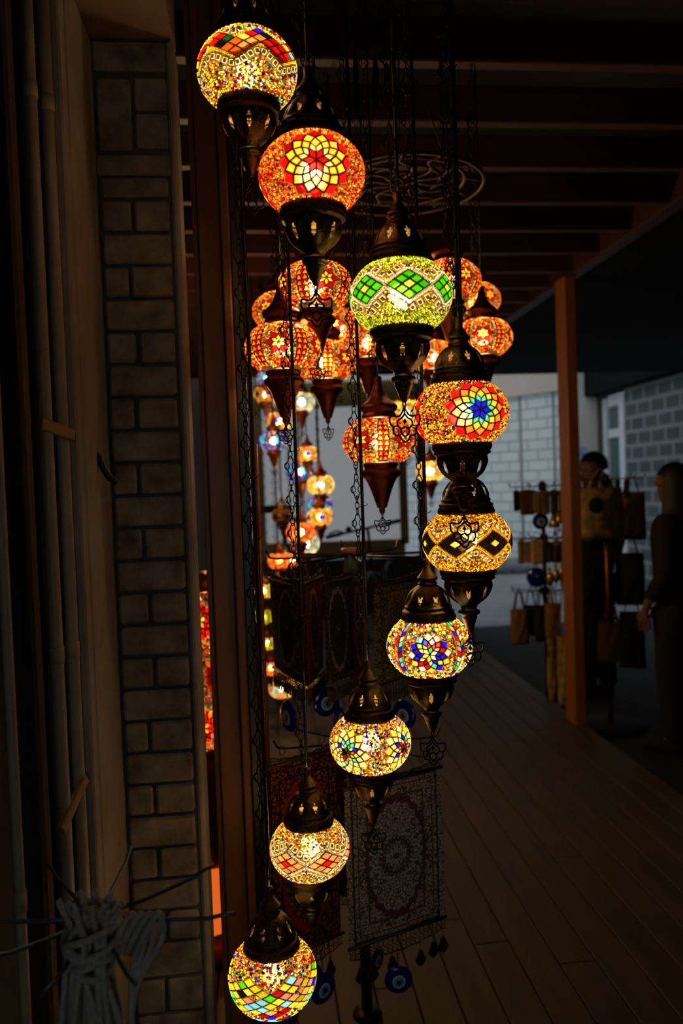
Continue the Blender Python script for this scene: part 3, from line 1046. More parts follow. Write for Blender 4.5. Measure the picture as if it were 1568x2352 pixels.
# plaster reveal and strip, lintel
y0 = BP(172, 1140, 1.50).y
g = Geo(); g.rbox((xl - .10, (y0 + yf + .06) / 2, zt / 2), (.20, yf + .06 - y0, zt), .008)
struct(bobj(g, 'wall_reveal', M_PLASTER))
g = Geo(); g.rbox((xl - .01, yf - .012, zt * .5 + .62), (.022, .03, zt - 1.25 - .02), .003); struct(bobj(g, 'trim_25', M_PLASTER))
g = Geo(); g.rbox((xl - .018, y0 - .010, zt / 2), (.03, .05, zt), .004); struct(bobj(g, 'trim_26', M_PLASTER))
g = Geo(); g.rbox(((xl - .22 + xs) / 2, (y0 + yf) / 2 + .02, zt + .17), (xs - xl + .22, yf - y0 + .1, .335), .006); struct(bobj(g, 'wall_lintel', surf('tan lintel render', lin(140, 104, 70), lin(164, 124, 84), .85, 0, 5., .4)))
# dark shop front further left: recess board, wood jamb, door leaf
xw = BP(120, 1140, 1.42).x
g = Geo(); g.box((xw - .075, .3, 1.5), (.06, 2.5, 3.0)); struct(bobj(g, 'wall_shopfront', surf('black painted boarding', lin(20, 17, 14), lin(28, 23, 18), .7, 0, 4.)))
c = BP(62, 1140, 1.30)
g = Geo(); g.rbox((c.x - .02, c.y, 1.45), (.055, .045, 2.9), .006); struct(bobj(g, 'trim_27', M_DARKWOOD))

# pipes
for px, D, z0_, lab, in ((150, 1.45, 0, 'cream painted vertical pipe nearest the plaster reveal, one of a pair'),
                         (113, 1.40, 0, 'cream painted vertical pipe beside the dark timber jamb, left one of the pair')):
    c = BP(px, 1140, D); c2 = P(px, 1140, D)
    t = thing('drain_pipe', lab, 'pipe', (c2.x, c2.y, 0), YAW, 'vertical pipes on the left wall')
    Geo().tube([(0, 0, .0), (0, 0, 1.), (0, 0, 2.), (0, 0, 2.88)], .0118, 16).build('pipe_run', M_PIPE, t)
    for zz_ in (.4, 1.3, 2.3):
        Geo().tube([(0, 0, zz_), (0, 0, zz_ + .03)], .0135, 16).build('pipe_collar', M_PIPE, t)
c2 = P(8, 1300, 1.12)
t = thing('drain_pipe', 'dim vertical pipe at the extreme left edge of the picture', 'pipe', (c2.x, c2.y, 0), YAW)
Geo().tube([(0, 0, 0), (0, 0, 1.), (0, 0, 2.), (0, 0, 2.6)], .0075, 14).build('pipe_run', M_PIPE, t)
Geo().tube([(0, 0, 1.0), (0, 0, 1.03)], .0095, 14).build('pipe_collar', M_PIPE, t)


def bar(pa, pb, w_, h_, name, mat, label=None, cat=None, group=None):
    """rectangular batten between two points"""
    v = pb - pa; q = v.to_track_quat('X', 'Z').to_matrix()
    g = Geo(); g.rbox((0, 0, 0), (v.length, w_, h_), .002)
    o = g.build(name, mat); o.matrix_world = Matrix.Translation((pa + pb) / 2) @ q.to_4x4()
    if label: tag(o, label, cat, group)
    return o


M_STRAP = surf('yellowed wood batten', lin(150, 112, 70), lin(178, 136, 88), .6, 0, 8., .1, (.3, 4, 4))
bar(P(92, 972, 1.375), P(168, 1000, 1.455), .012, .022, 'pipe_strap', M_STRAP, 'short wooden batten across the pipe pair above the dark smear', 'batten', 'wooden battens across the pipes')
bar(P(140, 1908, 1.37), P(196, 1785, 1.455), .012, .020, 'pipe_strap', M_STRAP, 'short slanting wooden batten across the pipe pair above the rope bundle', 'batten', 'wooden battens across the pipes')
# stub of dark cable on the plaster
pts = [P(x_, y_, 1.62) + Vector((.02, 0, 0)) for x_, y_ in ((192, 1035), (205, 1052), (216, 1078), (230, 1098), (246, 1110))]
o = Geo().tube([tuple(p) for p in pts], [.004, .007, .008, .008, .006], 8).build('cable_stub', M_CORD)
tag(o, 'short dark slanting cable stub against the plaster reveal beside the pipes', 'cable')

# wooden post assembly between pillar and passage
M_DOORWOOD = surf('varnished brown boards', lin(112, 66, 24), lin(142, 86, 34), .42, 0, 3., .1, (7, 7, .4))
t = thing('wooden_door', 'tall narrow varnished wooden door leaf of brown boards beside the brick pillar', 'door', (0, 0, 0))
t.matrix_world = MB
for nm, a_, b_, D, dd, mat in (('edge_board', 467, 480, 2.0, .05, M_DOORWOOD), ('wide_board', 481, 530, 1.985, .05, M_DOORWOOD), ('moulding', 532, 550, 1.965, .06, M_DOORWOOD), ('dark_board', 552, 574, 2.03, .05, surf('dark green board', lin(40, 38, 28), lin(52, 48, 34), .35, 0, 4.))):
    p0, p1 = BP(a_, 1140, D), BP(b_, 1140, D)
    Geo().rbox(((p0.x + p1.x) / 2, p0.y + dd / 2, 1.45), (p1.x - p0.x, dd, 2.86), .003).build(nm, mat, t)
p0, p1 = BP(467, 1140, 2.0), BP(574, 1140, 2.0)
Geo().box(((p0.x + p1.x) / 2, p0.y + .075, 1.45), (p1.x - p0.x, .04, 2.86)).build('backing', M_DARKWOOD, t)
for px, D, r_ in ((581, 2.06, .0055), (591, 2.10, .0065)):
    c2 = P(px, 1140, D); c = BP(px, 1140, D)
    Geo().tube([(c.x, c.y, .02), (c.x, c.y, 1.), (c.x, c.y, 1.72 if r_ > .006 else 2.86)], r_, 10).build('tube_rail', surf('red varnished rail', lin(120, 40, 20), lin(140, 52, 28), .3, 0, 3.), t)

# red lanterns behind the gap, and an orange shade lower down
random.seed(40)
RT = []
for k_ in range(7):
    for tz in (-.56, 0, .56):
        RT += rosette([.12, .20, .30, .38], 2 * PI * k_ / 7 + (.45 if tz == 0 else 0), tz, [[AMB, ORA], [RED, DRED], [RED, DORA]], .2, .62)
CRED = globe('globe', 2.7, .94, RT, [RED, DORA, ORA, DRED, AMB], [30, 26, 16, 10, 10], .085)
c = P(476, 1533, 2.7)
t = thing('mosaic_floor_lamp', 'tall red mosaic lamp seen as a bright sliver between brick pillar and brown door', 'lamp', (c.x, c.y, c.z), 0, None, .125)
part('globe', CRED, t)
for z_ in (1.12, -1.35):
    part('bulb', BULB_D, t).location = (.35, -.2, z_)
zf = -c.z / .125
Geo().lathe([(.5, 2.14), (.66, 2.2), (.6, 2.4), (.3, 2.6), (.05, 2.7)], 32).build('cap', M_COPPER, t)
Geo().lathe([(.62, -2.1), (.66, -2.25), (.4, -2.6), (.2, -3.0), (.14, -4.), (.14, zf + .6), (.5, zf + .3), (1.0, zf + .2), (1.05, zf), (.01, zf)], 36).build('base', M_COPPER, t)
c2 = P(490, 2050, 2.75)
t = thing('paper_lamp', 'orange glowing shade seen as a thin strip through the low gap beside the door', 'lamp', (c2.x, c2.y, 0))
Geo().lathe([(.085, c2.z - .145), (.09, c2.z), (.085, c2.z + .125)], 32).build('shade', glow('orange lit shade', lin(255, 112, 40), .75), t)
Geo().lathe([(.001, .02), (.07, .02), (.07, .0), (.001, .0)], 24).build('base', M_DARKWOOD, t)
Geo().tube([(0, 0, .02), (0, 0, c2.z - .1)], .012, 10).build('pole', M_DARKWOOD, t)

# ------------------------------------------------------------------ end of the passage and the street
def sheet(a_, b_, z0_, z1_, th_, name, mat):
    """upright slab between two ground points"""
    v = b_ - a_; v.z = 0; an = math.atan2(v.y, v.x)
    g = Geo(); g.box((v.length / 2, 0, 0), (v.length, th_, z1_ - z0_))
    o = g.build(name, mat)
    o.location = (a_.x, a_.y, (z0_ + z1_) / 2); o.rotation_euler = (0, 0, an)
    return o


def trans_sheet(name, c):
    m, nt, out = nodes(name)
    d = N(nt, 'ShaderNodeBsdfDiffuse', Color=c); tr = N(nt, 'ShaderNodeBsdfTranslucent', Color=c); mx = N(nt, 'ShaderNodeMixShader'); mx.inputs[0].default_value = .9
    nt.links.new(d.outputs[0], mx.inputs[1]); nt.links.new(tr.outputs[0], mx.inputs[2]); nt.links.new(mx.outputs[0], out.inputs[0])
    return m


DS = 9.7
t = thing('screen_panel', 'large pale grey sheet in an olive frame closing the end of the passage', 'screen', P(755, 1285, DS) * 1)
t.location.z = 0
base = Vector(t.location)
M_OLIVE = surf('olive painted frame', lin(150, 130, 74), lin(172, 152, 92), .6, 0, 3.)


def scr(px0, px1, py0, py1, dy, th_, nm, mat):
    a_, b_ = P(px0, py0, DS), P(px1, py0, DS); c_ = P(px0, py1, DS)
    Geo().box(((a_.x + b_.x) / 2 - base.x, dy, (a_.z + c_.z) / 2), (b_.x - a_.x, th_, abs(a_.z - c_.z))).build(nm, mat, t)


a_, b_, c_ = P(596, 942, DS), P(910, 942, DS), P(596, 1250, DS)
xs_, zs_ = np.meshgrid(np.linspace(a_.x - base.x, b_.x - base.x, 12), np.linspace(c_.z, a_.z, 12))
V = np.stack([xs_, .006 * np.sin(xs_ * 5 + zs_ * 2), zs_], -1).reshape(-1, 3)
Geo().add(V, np.array([[j * 12 + i, j * 12 + i + 1, (j + 1) * 12 + i + 1, (j + 1) * 12 + i] for j in range(11) for i in range(11)])).build('sheet', trans_sheet('pale screen sheet', lin(236, 230, 226)), t)
scr(575, 930, 1250, 1290, 0, .05, 'bottom_rail', M_OLIVE); scr(909, 928, 900, 1250, 0, .05, 'side_post', M_OLIVE)
scr(576, 597, 900, 1250, 0, .05, 'side_post', M_OLIVE); scr(575, 950, 885, 942, -.02, .05, 'valance', M_OLIVE)
scr(700, 1000, 1288, 1500, 0, .05, 'lower_board', M_DARKWOOD); scr(950, 966, 880, 1500, .0, .06, 'side_post', M_DARKWOOD)
a_, b_ = P(380, 1285, DS + .05), P(574, 1285, DS + .05)
struct(sheet(a_, b_, -.14, 3.0, .05, 'wall_end_boards', M_DARKWOOD))
scr(560, 700, 1288, 1500, 0, .05, 'lower_board', M_DARKWOOD)

M_WBRICK = brickmat('white painted brick', lin(206, 214, 212), lin(218, 224, 220), lin(160, 166, 166), .45, .195, .016)
A_, B_ = P(560, 1285, 23), P(1332, 1320, 14.3)
struct(sheet(A_, B_, -.14, 3.28, .3, 'wall_street', M_WBRICK))
off = Vector((.25, -.42, 0))
struct(sheet(A_ + off, B_ + off, 3.20, 13., .3, 'wall_street_fascia', surf('beige render', lin(190, 178, 164), lin(204, 192, 178), .85, 0, 1.5)))
struct(sheet(A_ + Vector((.2, -.5, 0)), B_ + Vector((.2, -.5, 0)), -.14, .10, .5, 'trim_28', surf('pale kerb', lin(150, 146, 142), lin(170, 166, 160), .85, 0, 2.)))
for px, wd in ((1195, .05), (1270, .05)):   # vertical pipes on the painted wall
    q = (px - 784) / FPX; u = B_ - A_; k = (q * A_.y - A_.x) / (u.x - q * u.y); c = A_ + u * k
    o = Geo().tube([(c.x, c.y - .22, -.14), (c.x, c.y - .22, 1.5), (c.x, c.y - .22, 3.2)], wd * .6, 10).build('wall_conduit', surf('grey conduit', lin(120, 122, 128), None, .6))
    tag(o, 'thin grey vertical conduit on the painted wall, ' + ('left of two beside the black diamond lantern' if px < 1200 else 'right one next to the brown post'), 'conduit', 'conduits on the street wall')
# pale corner pillar with blue plaque
a_, b_ = P(1318, 1300, 13.2), P(1369, 1300, 13.2)
struct(sheet(a_, b_, -.14, 13., .5, 'wall_corner', surf('pale corner render', lin(196, 190, 182), lin(208, 202, 194), .85, 0, 1.5)))
c = P(1338, 1036, 12.9)
t = thing('wall_plaque', 'small blue and white plaque on the pale street corner pillar', 'sign', c)
Geo().rbox((0, .01, 0), (.085, .02, .12), .004).build('plate', surf('blue enamel', lin(40, 120, 200), None, .4), t)
g = Geo(); g.box((-.01, -.002, .03), (.045, .004, .012)); g.box((-.01, -.002, 0), (.045, .004, .012)); g.box((-.01, -.002, -.03), (.045, .004, .012)); g.box((.018, -.002, .0), (.012, .004, .07))
g.build('marks', surf('white enamel', lin(225, 230, 235), None, .4), t)

A = P(1369, 1110, 13.2)


def onwall(px):
    q = (px - 784) / FPX
    k = (q * A.y - A.x) / (BS + q * BC)
    return Vector((A.x + k * BS, A.y - k * BC, 0))


M_DBRICK = brickmat('dark glazed block wall', lin(52, 66, 66), lin(66, 78, 76), lin(120, 124, 124), .40, .215, .03)
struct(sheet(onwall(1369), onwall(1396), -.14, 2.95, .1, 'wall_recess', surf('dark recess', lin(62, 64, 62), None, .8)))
struct(sheet(onwall(1447), onwall(1640), -.14, 2.95, .1, 'wall_blocks', M_DBRICK))
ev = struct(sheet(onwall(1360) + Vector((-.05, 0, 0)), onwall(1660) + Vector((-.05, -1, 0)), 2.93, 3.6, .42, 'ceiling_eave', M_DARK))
struct(sheet(P(1318, 1300, 13.0), P(1560, 1300, 14.2), 2.9, 13., .2, 'wall_corner_fascia', surf('beige corner render', lin(190, 178, 164), lin(204, 192, 178), .85, 0, 1.5)))
# street door
d0, d1 = onwall(1397), onwall(1446)
dv = d1 - d0; L_ = dv.length
t = thing('street_door', 'white framed glazed door with transom in the dark block wall across the street', 'door', (d0.x, d0.y, -.14), math.atan2(dv.y, dv.x))
M_WF = surf('white door frame', lin(190, 194, 200), lin(204, 206, 212), .5, 0, 3.)
M_DG = surf('dusky door glass', lin(60, 80, 84), lin(84, 100, 102), .15, 0, 1.)
for x_, w_ in ((.06, .12), (L_ - .09, .18)):
    Geo().rbox((x_, 0, 1.5), (w_, .12, 3.0), .01).build('jamb', M_WF, t)
Geo().rbox((L_ / 2, 0, 2.42), (L_ - .3, .10, .14), .01).build('transom_bar', M_WF, t)
Geo().rbox((L_ / 2, 0, 2.93), (L_ - .3, .10, .16), .01).build('head', M_WF, t)
Geo().box((L_ / 2, .0, 2.66), (L_ - .3, .03, .36)).build('transom_pane', M_DG, t)
Geo().box((L_ / 2, .0, 1.18), (L_ - .3, .03, 2.36)).build('door_pane', M_DG, t)
# stones at the foot of the painted wall
M_STONE = surf('pale stone', lin(110, 112, 116), lin(150, 150, 152), .85, 0, 6., .5)
for i, (px, py, r_) in enumerate(((1132, 1330, .16), (1160, 1336, .22), (1192, 1340, .20), (1215, 1345, .18))):
    c = P(px, py, 14.6)
    g = Geo(); g.ball((0, 0, 0), r_, 14, 9, (1.2, .8, .7))
    g.V[-1] += rng.normal(0, .012, g.V[-1].shape)
    o = g.build('kerb_stone', M_STONE); o.location = (c.x, c.y, -.14 + r_ * .6)
    tag(o, ('leftmost', 'second from left', 'third from left', 'rightmost')[i] + ' of four pale stones on the ground by the painted wall', 'stone', 'stones by the wall')

# added lamp, unseen behind the door leaf, to warm the post and bags
c = P(520, 950, 4.2)
t = thing('added_lamp', 'added lamp out of view behind the brown door leaf, warming the post and bags', 'lamp', c)
Geo().ball((0, 0, 0), .055, 16, 12).build('bulb', glow('fill bulb', (1, .62, .25, 1), FILL_L), t)
Geo().lathe([(.02, .10), (.03, .09), (.03, .05), (.02, .045)], 20).build('holder', M_BRASS, t)
Geo().tube([(0, 0, .09), (0, 0, .4), (0, 0, 3.0 - c.z)], .003, 8).build('cord', M_CORD, t)
M_BLKM = surf('black painted wood', lin(8, 7, 6), lin(12, 10, 9), .95, 0, 8., spec=.03)
# ------------------------------------------------------------------ display stand with small woven tapestries
def tapestry_mat(name, base, dark, accent, w_, h_, sc=70., mcol=None, border=None):
    m, nt, out = nodes(name)
    L = nt.links.new
    b = N(nt, 'ShaderNodeBsdfPrincipled', Roughness=.95)
    b.inputs['Specular IOR Level'].default_value = .1
    tc = N(nt, 'ShaderNodeTexCoord'); sp = N(nt, 'ShaderNodeSeparateXYZ'); L(tc.outputs['Object'], sp.inputs[0])

    def mt(op, a_, b_=None, c_=None):
        n = N(nt, 'ShaderNodeMath', operation=op)
        for i, v in enumerate((a_, b_, c_)):
            if v is None: continue
            if isinstance(v, (int, float)): n.inputs[i].default_value = v
            else: L(v, n.inputs[i])
        return n.outputs[0]

    def mixc(f, a_, b_):
        n = N(nt, 'ShaderNodeMix', data_type='RGBA')
        L(f, n.inputs[0]) if not isinstance(f, float) else None
        for i, v in ((6, a_), (7, b_)):
            if isinstance(v, tuple): n.inputs[i].default_value = v
            else: L(v, n.inputs[i])
        return n.outputs[2]
    x, z = sp.outputs['X'], sp.outputs['Z']
    ax = mt('ABSOLUTE', x); az = mt('ABSOLUTE', z)
    cb = N(nt, 'ShaderNodeCombineXYZ'); L(ax, cb.inputs[0]); L(az, cb.inputs[1])   # mirrored floral repeat
    vo = N(nt, 'ShaderNodeTexVoronoi', Scale=sc, feature='DISTANCE_TO_EDGE'); L(cb.outputs[0], vo.inputs['Vector'])
    nz = N(nt, 'ShaderNodeTexNoise', Scale=sc * 1.3, Detail=2.); L(cb.outputs[0], nz.inputs['Vector'])
    fl = mt('ADD', mt('LESS_THAN', vo.outputs['Distance'], .10), mt('GREATER_THAN', nz.outputs['Fac'], .60))
    fl = mt('MINIMUM', fl, 1.)
    ground = mixc(fl, base, dark)
    e = mt('SQRT', mt('ADD', mt('POWER', mt('DIVIDE', x, .34 * w_), 2.), mt('POWER', mt('DIVIDE', z, .37 * h_), 2.)))
    med = mixc(fl, mcol or base, dark)
    col = mixc(mt('LESS_THAN', e, 1.), ground, med)
    wob = mt('MULTIPLY_ADD', mt('SINE', mt('MULTIPLY', mt('ARCTAN2', z, x), 28.)), .03, e)
    ring = mt('MULTIPLY', mt('GREATER_THAN', wob, .95), mt('LESS_THAN', wob, 1.08)); col = mixc(ring, col, accent)
    rr = mt('SQRT', mt('ADD', mt('POWER', x, 2.), mt('POWER', z, 2.)))
    rw = mt('MULTIPLY_ADD', mt('SINE', mt('MULTIPLY', mt('ARCTAN2', z, x), 24.)), .02 * w_, rr)
    col = mixc(mt('MULTIPLY', mt('GREATER_THAN', rw, .14 * w_), mt('LESS_THAN', rw, .19 * w_)), col, dark)
    col = mixc(mt('LESS_THAN', rr, .035 * w_), col, accent)
    bd = mt('MINIMUM', mt('SUBTRACT', .5 * w_, ax), mt('SUBTRACT', .5 * h_, az))
    for lo, hi, c_ in ((.016, .020, dark), (.044, .050, dark), (.0, .006, border or dark)):
        col = mixc(mt('MULTIPLY', mt('GREATER_THAN', bd, lo * w_ / .27), mt('LESS_THAN', bd, hi * w_ / .27)), col, c_)
    L(col, b.inputs['Base Color']); L(b.outputs[0], out.inputs[0])
    bp = N(nt, 'ShaderNodeBump', Strength=.4, Distance=.002); wv = N(nt, 'ShaderNodeTexNoise', Scale=900.); L(tc.outputs['Object'], wv.inputs['Vector'])
    L(wv.outputs['Fac'], bp.inputs['Height']); L(bp.outputs[0], b.inputs['Normal'])
    return m


M_LACE = surf('dark metal lace', lin(64, 54, 38), lin(92, 76, 50), .45, .7, 40.)
M_TASSEL = surf('dark tassel thread', lin(60, 48, 34), lin(84, 66, 44), .9, 0, 60.)


def lace_geo(w_, h_, curve):
    """openwork valance: two rows of loops between two cords; curve bows the free edge"""
    g = Geo(); n = max(4, int(w_ / .014)); a_ = np.linspace(0, 2 * PI, 11)[:-1]
    f = lambda u: h_ * (.55 + .45 * curve * (math.sin(PI * (u + .5)) if True else 0))
    xs_ = np.linspace(-w_ / 2, w_ / 2, 2 * n + 1)
    g.tube([(x_, 0, 0) for x_ in xs_], .0014, 5)
    g.tube([(x_, 0, -f(x_ / w_) - .002 * math.sin(40 * x_ / w_)) for x_ in xs_], .0018, 5)
    for i in range(n):
        u = (i + .5) / n - .5
        for r_ in range(2):
            hh = f(u) / 2
            g.tube(np.stack([u * w_ + w_ / n * .5 * np.cos(a_), 0 * a_, -hh * (r_ + .5) + hh * .5 * np.sin(a_)], -1), .0012, 4, True)
            g.ball((u * w_, 0, -hh * (r_ + .5)), .002, 6, 4)
    return g


def drop_geo(s_=1.):
    g = Geo()
    g.tube([(0, 0, 0), (0, 0, -.012 * s_), (0, 0, -.020 * s_)], .0009, 5)
    p = [(0, -.018), (.006, -.024), (.008, -.032), (.015, -.046), (.010, -.054), (0, -.060)]
    p = [(x_ * s_, z_ * s_) for x_, z_ in p + [(-x_, z_) for x_, z_ in p[-2:0:-1]]]
    g.prism(p, -.0022, .0022)
    g.tube([(x_ * .55, -.003, -.04 * s_ + (z_ + .04 * s_) * .55) for x_, z_ in p], .0010, 4, True)
    return g


def tapestry(label, pl, pr, ytop, h_, mat, lace=.03, drops=(), fringe=0, sub='hanging_tapestry', blace=True):
    """a woven panel hung from its two top corners pl, pr"""
    v = pr - pl; v.z = 0; w_ = v.length; an = math.atan2(v.y, v.x)
    c_ = (pl + pr) / 2
    t = thing(sub, label, 'tapestry', (c_.x, c_.y, c_.z), an, 'small tapestries on the display stand')
    g = Geo(); nx, nz = 14, 20
    xs_, zs_ = np.meshgrid(np.linspace(-w_ / 2, w_ / 2, nx), np.linspace(-h_ / 2, h_ / 2, nz))
    ys_ = .003 * np.sin(xs_ * 30 + zs_ * 7) * (1 - zs_ / h_)
    V = np.stack([xs_, ys_, zs_], -1).reshape(-1, 3)
    F = np.array([[j * nx + i, j * nx + i + 1, (j + 1) * nx + i + 1, (j + 1) * nx + i] for j in range(nz - 1) for i in range(nx - 1)])
    V2 = V + np.array([0, .003, 0])
    g.add(np.vstack([V, V2]), np.vstack([F, F[:, ::-1] + len(V)]))
    o = g.build('woven_panel', mat, t); o.location = (0, 0, -h_ / 2)
    Geo().tube([(-w_ / 2 - .006, 0, 0), (w_ / 2 + .006, 0, 0)], .0045, 8).build('top_rod', M_LACE, t)
    Geo().tube([(-w_ / 2 - .006, 0, -h_), (w_ / 2 + .006, 0, -h_)], .0045, 8).build('bottom_rod', M_LACE, t)
    o = lace_geo(w_, lace, -.9).build('top_lace', M_LACE, t); o.rotation_euler = (PI, 0, 0); o.location = (0, 0, .004)
    if blace:
        o = lace_geo(w_, lace * 1.2, .9).build('bottom_lace', M_LACE, t); o.location = (0, 0, -h_ - .004)
    for u in (-.3, .3):
        a_ = np.linspace(0, 2 * PI, 13)[:-1]
        Geo().tube(np.stack([u * w_ + .008 * np.cos(a_), 0 * a_, lace + .012 * np.sin(a_)], -1), .0014, 5, True).build('hook', M_LACE, t)
    for u, dz in drops:
        o = drop_geo(1.15).build('charm_drop', M_LACE, t); o.location = (u * w_, 0, -h_ - lace * .9 - dz)
    for i in range(fringe):
        u = (i + .5) / fringe - .5
        Geo().lathe([(.0012, 0), (.0025, -.004), (.0035, -.014), (.0030, -.034), (.0008, -.036)], 6).build('tassel', M_TASSEL, t).location = (u * w_, 0, -h_ - lace * .8)
    return t


TW = .27
M_T1 = tapestry_mat('cream floral tapestry', lin(220, 200, 176), lin(92, 80, 70), lin(110, 60, 80), .27, .42, 120., lin(222, 206, 200), lin(60, 58, 60))
M_T2 = tapestry_mat('rust floral tapestry', lin(132, 84, 44), lin(40, 22, 14), lin(150, 50, 24), .24, .5, 80., lin(140, 96, 60), lin(190, 40, 16))
M_T3 = tapestry_mat('dark red tapestry', lin(130, 60, 36), lin(44, 26, 20), lin(160, 120, 80), .15, .28, 110., lin(96, 50, 36), lin(150, 40, 18))
M_T4 = tapestry_mat('olive floral tapestry', lin(176, 160, 110), lin(72, 62, 42), lin(168, 130, 70), .16, .28, 110., lin(150, 134, 88), lin(60, 50, 30))
M_T5 = tapestry_mat('navy tapestry', lin(84, 78, 80), lin(36, 32, 32), lin(130, 116, 100), .14, .28, 110., lin(60, 56, 60), lin(30, 26, 26))

SX = P(806, 1268, 2.32)
ZA = SX.z
st = thing('display_stand', 'dark metal rotating display stand with two tiers of hook arms for tapestries', 'stand', (SX.x, SX.y, 0))
Geo().tube([(0, 0, .02), (0, 0, ZA * .5), (0, 0, ZA - .01)], .017, 16).build('pole', M_IRON, st)
Geo().lathe([(.001, .012), (.04, .012), (.045, .0), (.001, 0)], 24).build('base', M_IRON, st)
Geo().lathe([(.001, ZA + .012), (.026, ZA + .012), (.030, ZA + .006), (.030, ZA - .002), (.001, ZA - .002)], 28).build('top_cap', M_WOOD, st)
Geo().lathe([(.018, ZA - .004), (.021, ZA - .008), (.021, ZA - .06), (.018, ZA - .064)], 24).build('hub', surf('grey hub', lin(120, 118, 112), None, .5, .3), st)
Z2 = P(806, 1712, 2.3).z
Geo().lathe([(.018, Z2 + .03), (.024, Z2 + .026), (.024, Z2 - .03), (.018, Z2 - .034)], 24).build('hub', M_IRON, st)
for z_, R_ in ((ZA - .01, .24), (Z2, .24)):
    for k in range(8):
        an = .12 + k * PI / 4
        p = [(.02, 0), (R_ - .02, 0), (R_, .004), (R_ + .012, .028)]
        Geo().tube([(r_ * math.cos(an), r_ * math.sin(an), z_ + dz) for r_, dz in p], .0034, 8).build('hook_arm', M_IRON, st)

tapestry('dark tapestry with narrow medallion at far left of the upper tier', P(620, 1338, 2.30), P(692, 1334, 2.10), 0, .265, M_T5, .026, fringe=14)
tapestry('rust bordered tapestry seen nearly edge on, second from left of the upper tier', P(697, 1333, 2.08), P(738, 1330, 2.26), 0, .27, M_T3, .026, fringe=14)
tapestry('slanted dark tapestry with diamond motif in the middle of the upper tier', P(742, 1336, 2.03), P(803, 1330, 2.14), 0, .262, M_T5, .026, fringe=14)
tapestry('red edged tapestry beside the chain in the middle right of the upper tier', P(806, 1334, 2.10), P(834, 1328, 2.24), 0, .265, M_T3, .026, fringe=14)
tapestry('olive floral tapestry at the right end of the upper tier', P(858, 1345, 2.10), P(962, 1330, 2.26), 0, .268, M_T4, .03, fringe=16)
tapestry('large pale floral tapestry with round medallion on the lower tier', P(790, 1797, 2.02), P(1011, 1778, 2.16), 0, .425, M_T1, .038, drops=((-.40, .0), (-.28, .004), (-.08, .0), (.22, .01), (.36, .0), (.47, -.004)))
tapestry('dark rust tapestry with bright red border on the left of the lower tier', P(617, 1752, 1.93), P(770, 1730, 2.06), 0, .50, M_T2, .034, drops=((-.3, 0), (-.1, .005), (.1, 0), (.3, .004)))
tapestry('shadowed tapestry behind the red bordered one on the lower tier', P(700, 1765, 2.45), P(795, 1758, 2.40), 0, .40, M_T3, .03)

# glass eye charms hanging from the stand
M_BGLASS = surf('deep blue glass', lin(10, 22, 110), lin(14, 30, 130), .12, 0, 4.)
M_WGLASS = surf('white glass', lin(205, 215, 225), None, .2)
M_LBLUE = surf('pale blue glass', lin(90, 160, 210), None, .2)
M_BLKG = surf('black glass', lin(8, 8, 10), None, .15)


def eye(label, p, r_, yaw, chain_l, group='glass eye charms under the tapestries', name='hanging_eye_charm'):
    t = thing(name, label, 'charm', p, yaw, group)
    Mx = Matrix.Rotation(PI / 2, 4, 'X')
    k = r_
    bd = Geo().lathe([(.001, .16 * k), (.7 * k, .15 * k), (.93 * k, .09 * k), (k, .0), (.93 * k, -.09 * k), (.001, -.12 * k)], 40, M=Mx).build('blue_disc', M_BGLASS, t)
    for nm, r0, y_, m_ in (('white_ring', .54, .175, M_WGLASS), ('pale_iris', .42, .19, M_LBLUE), ('pupil', .22, .205, M_BLKG)):
        Geo().lathe([(.001, y_ * k), (r0 * .8 * k, y_ * k - .01 * k), (r0 * k, .13 * k)], 32, M=Mx).build(nm, m_, bd).location = (0, 0, -.08 * k)
    g = Geo(); z_ = k; i = 0; a_ = np.linspace(0, 2 * PI, 11)[:-1]
    while z_ < k + chain_l:
        o_ = 0 * a_
        g.tube(np.stack([.003 * np.cos(a_), o_, z_ + .006 + .007 * np.sin(a_)] if i % 2 else [o_, .003 * np.cos(a_), z_ + .006 + .007 * np.sin(a_)], -1), .0009, 4, True)
        z_ += .0105; i += 1
    g.build('chain', M_LACE, t)
    return t


eye('large blue eye charm at bottom right hanging from the pale tapestry', P(915, 2250, 2.05), .038, .1, .035)
eye('blue eye charm turned sideways at far left under the upper tier', P(662, 1645, 2.12), .044, -1.0, .05)
eye('blue eye charm facing the viewer left of the cream tile lantern', P(749, 1612, 2.10), .040, .5, .05)
eye('blue eye charm behind right of the cream tile lantern', P(928, 1640, 2.15), .040, -.7, .05)
eye('dark blue eye charm half hidden behind the multicoloured lantern cup', P(985, 1628, 2.18), .042, 1.1, .04)
eye('narrow blue eye charm seen edge on beside the facing one', P(778, 1650, 2.0), .036, 1.25, .05)
eye('small blue eye charm among the drops at the left of the pale tapestry', P(866, 2205, 2.16), .03, .9, .02)
eye('low blue eye charm behind the lowest lantern', P(742, 2270, 2.0), .040, .7, .05)

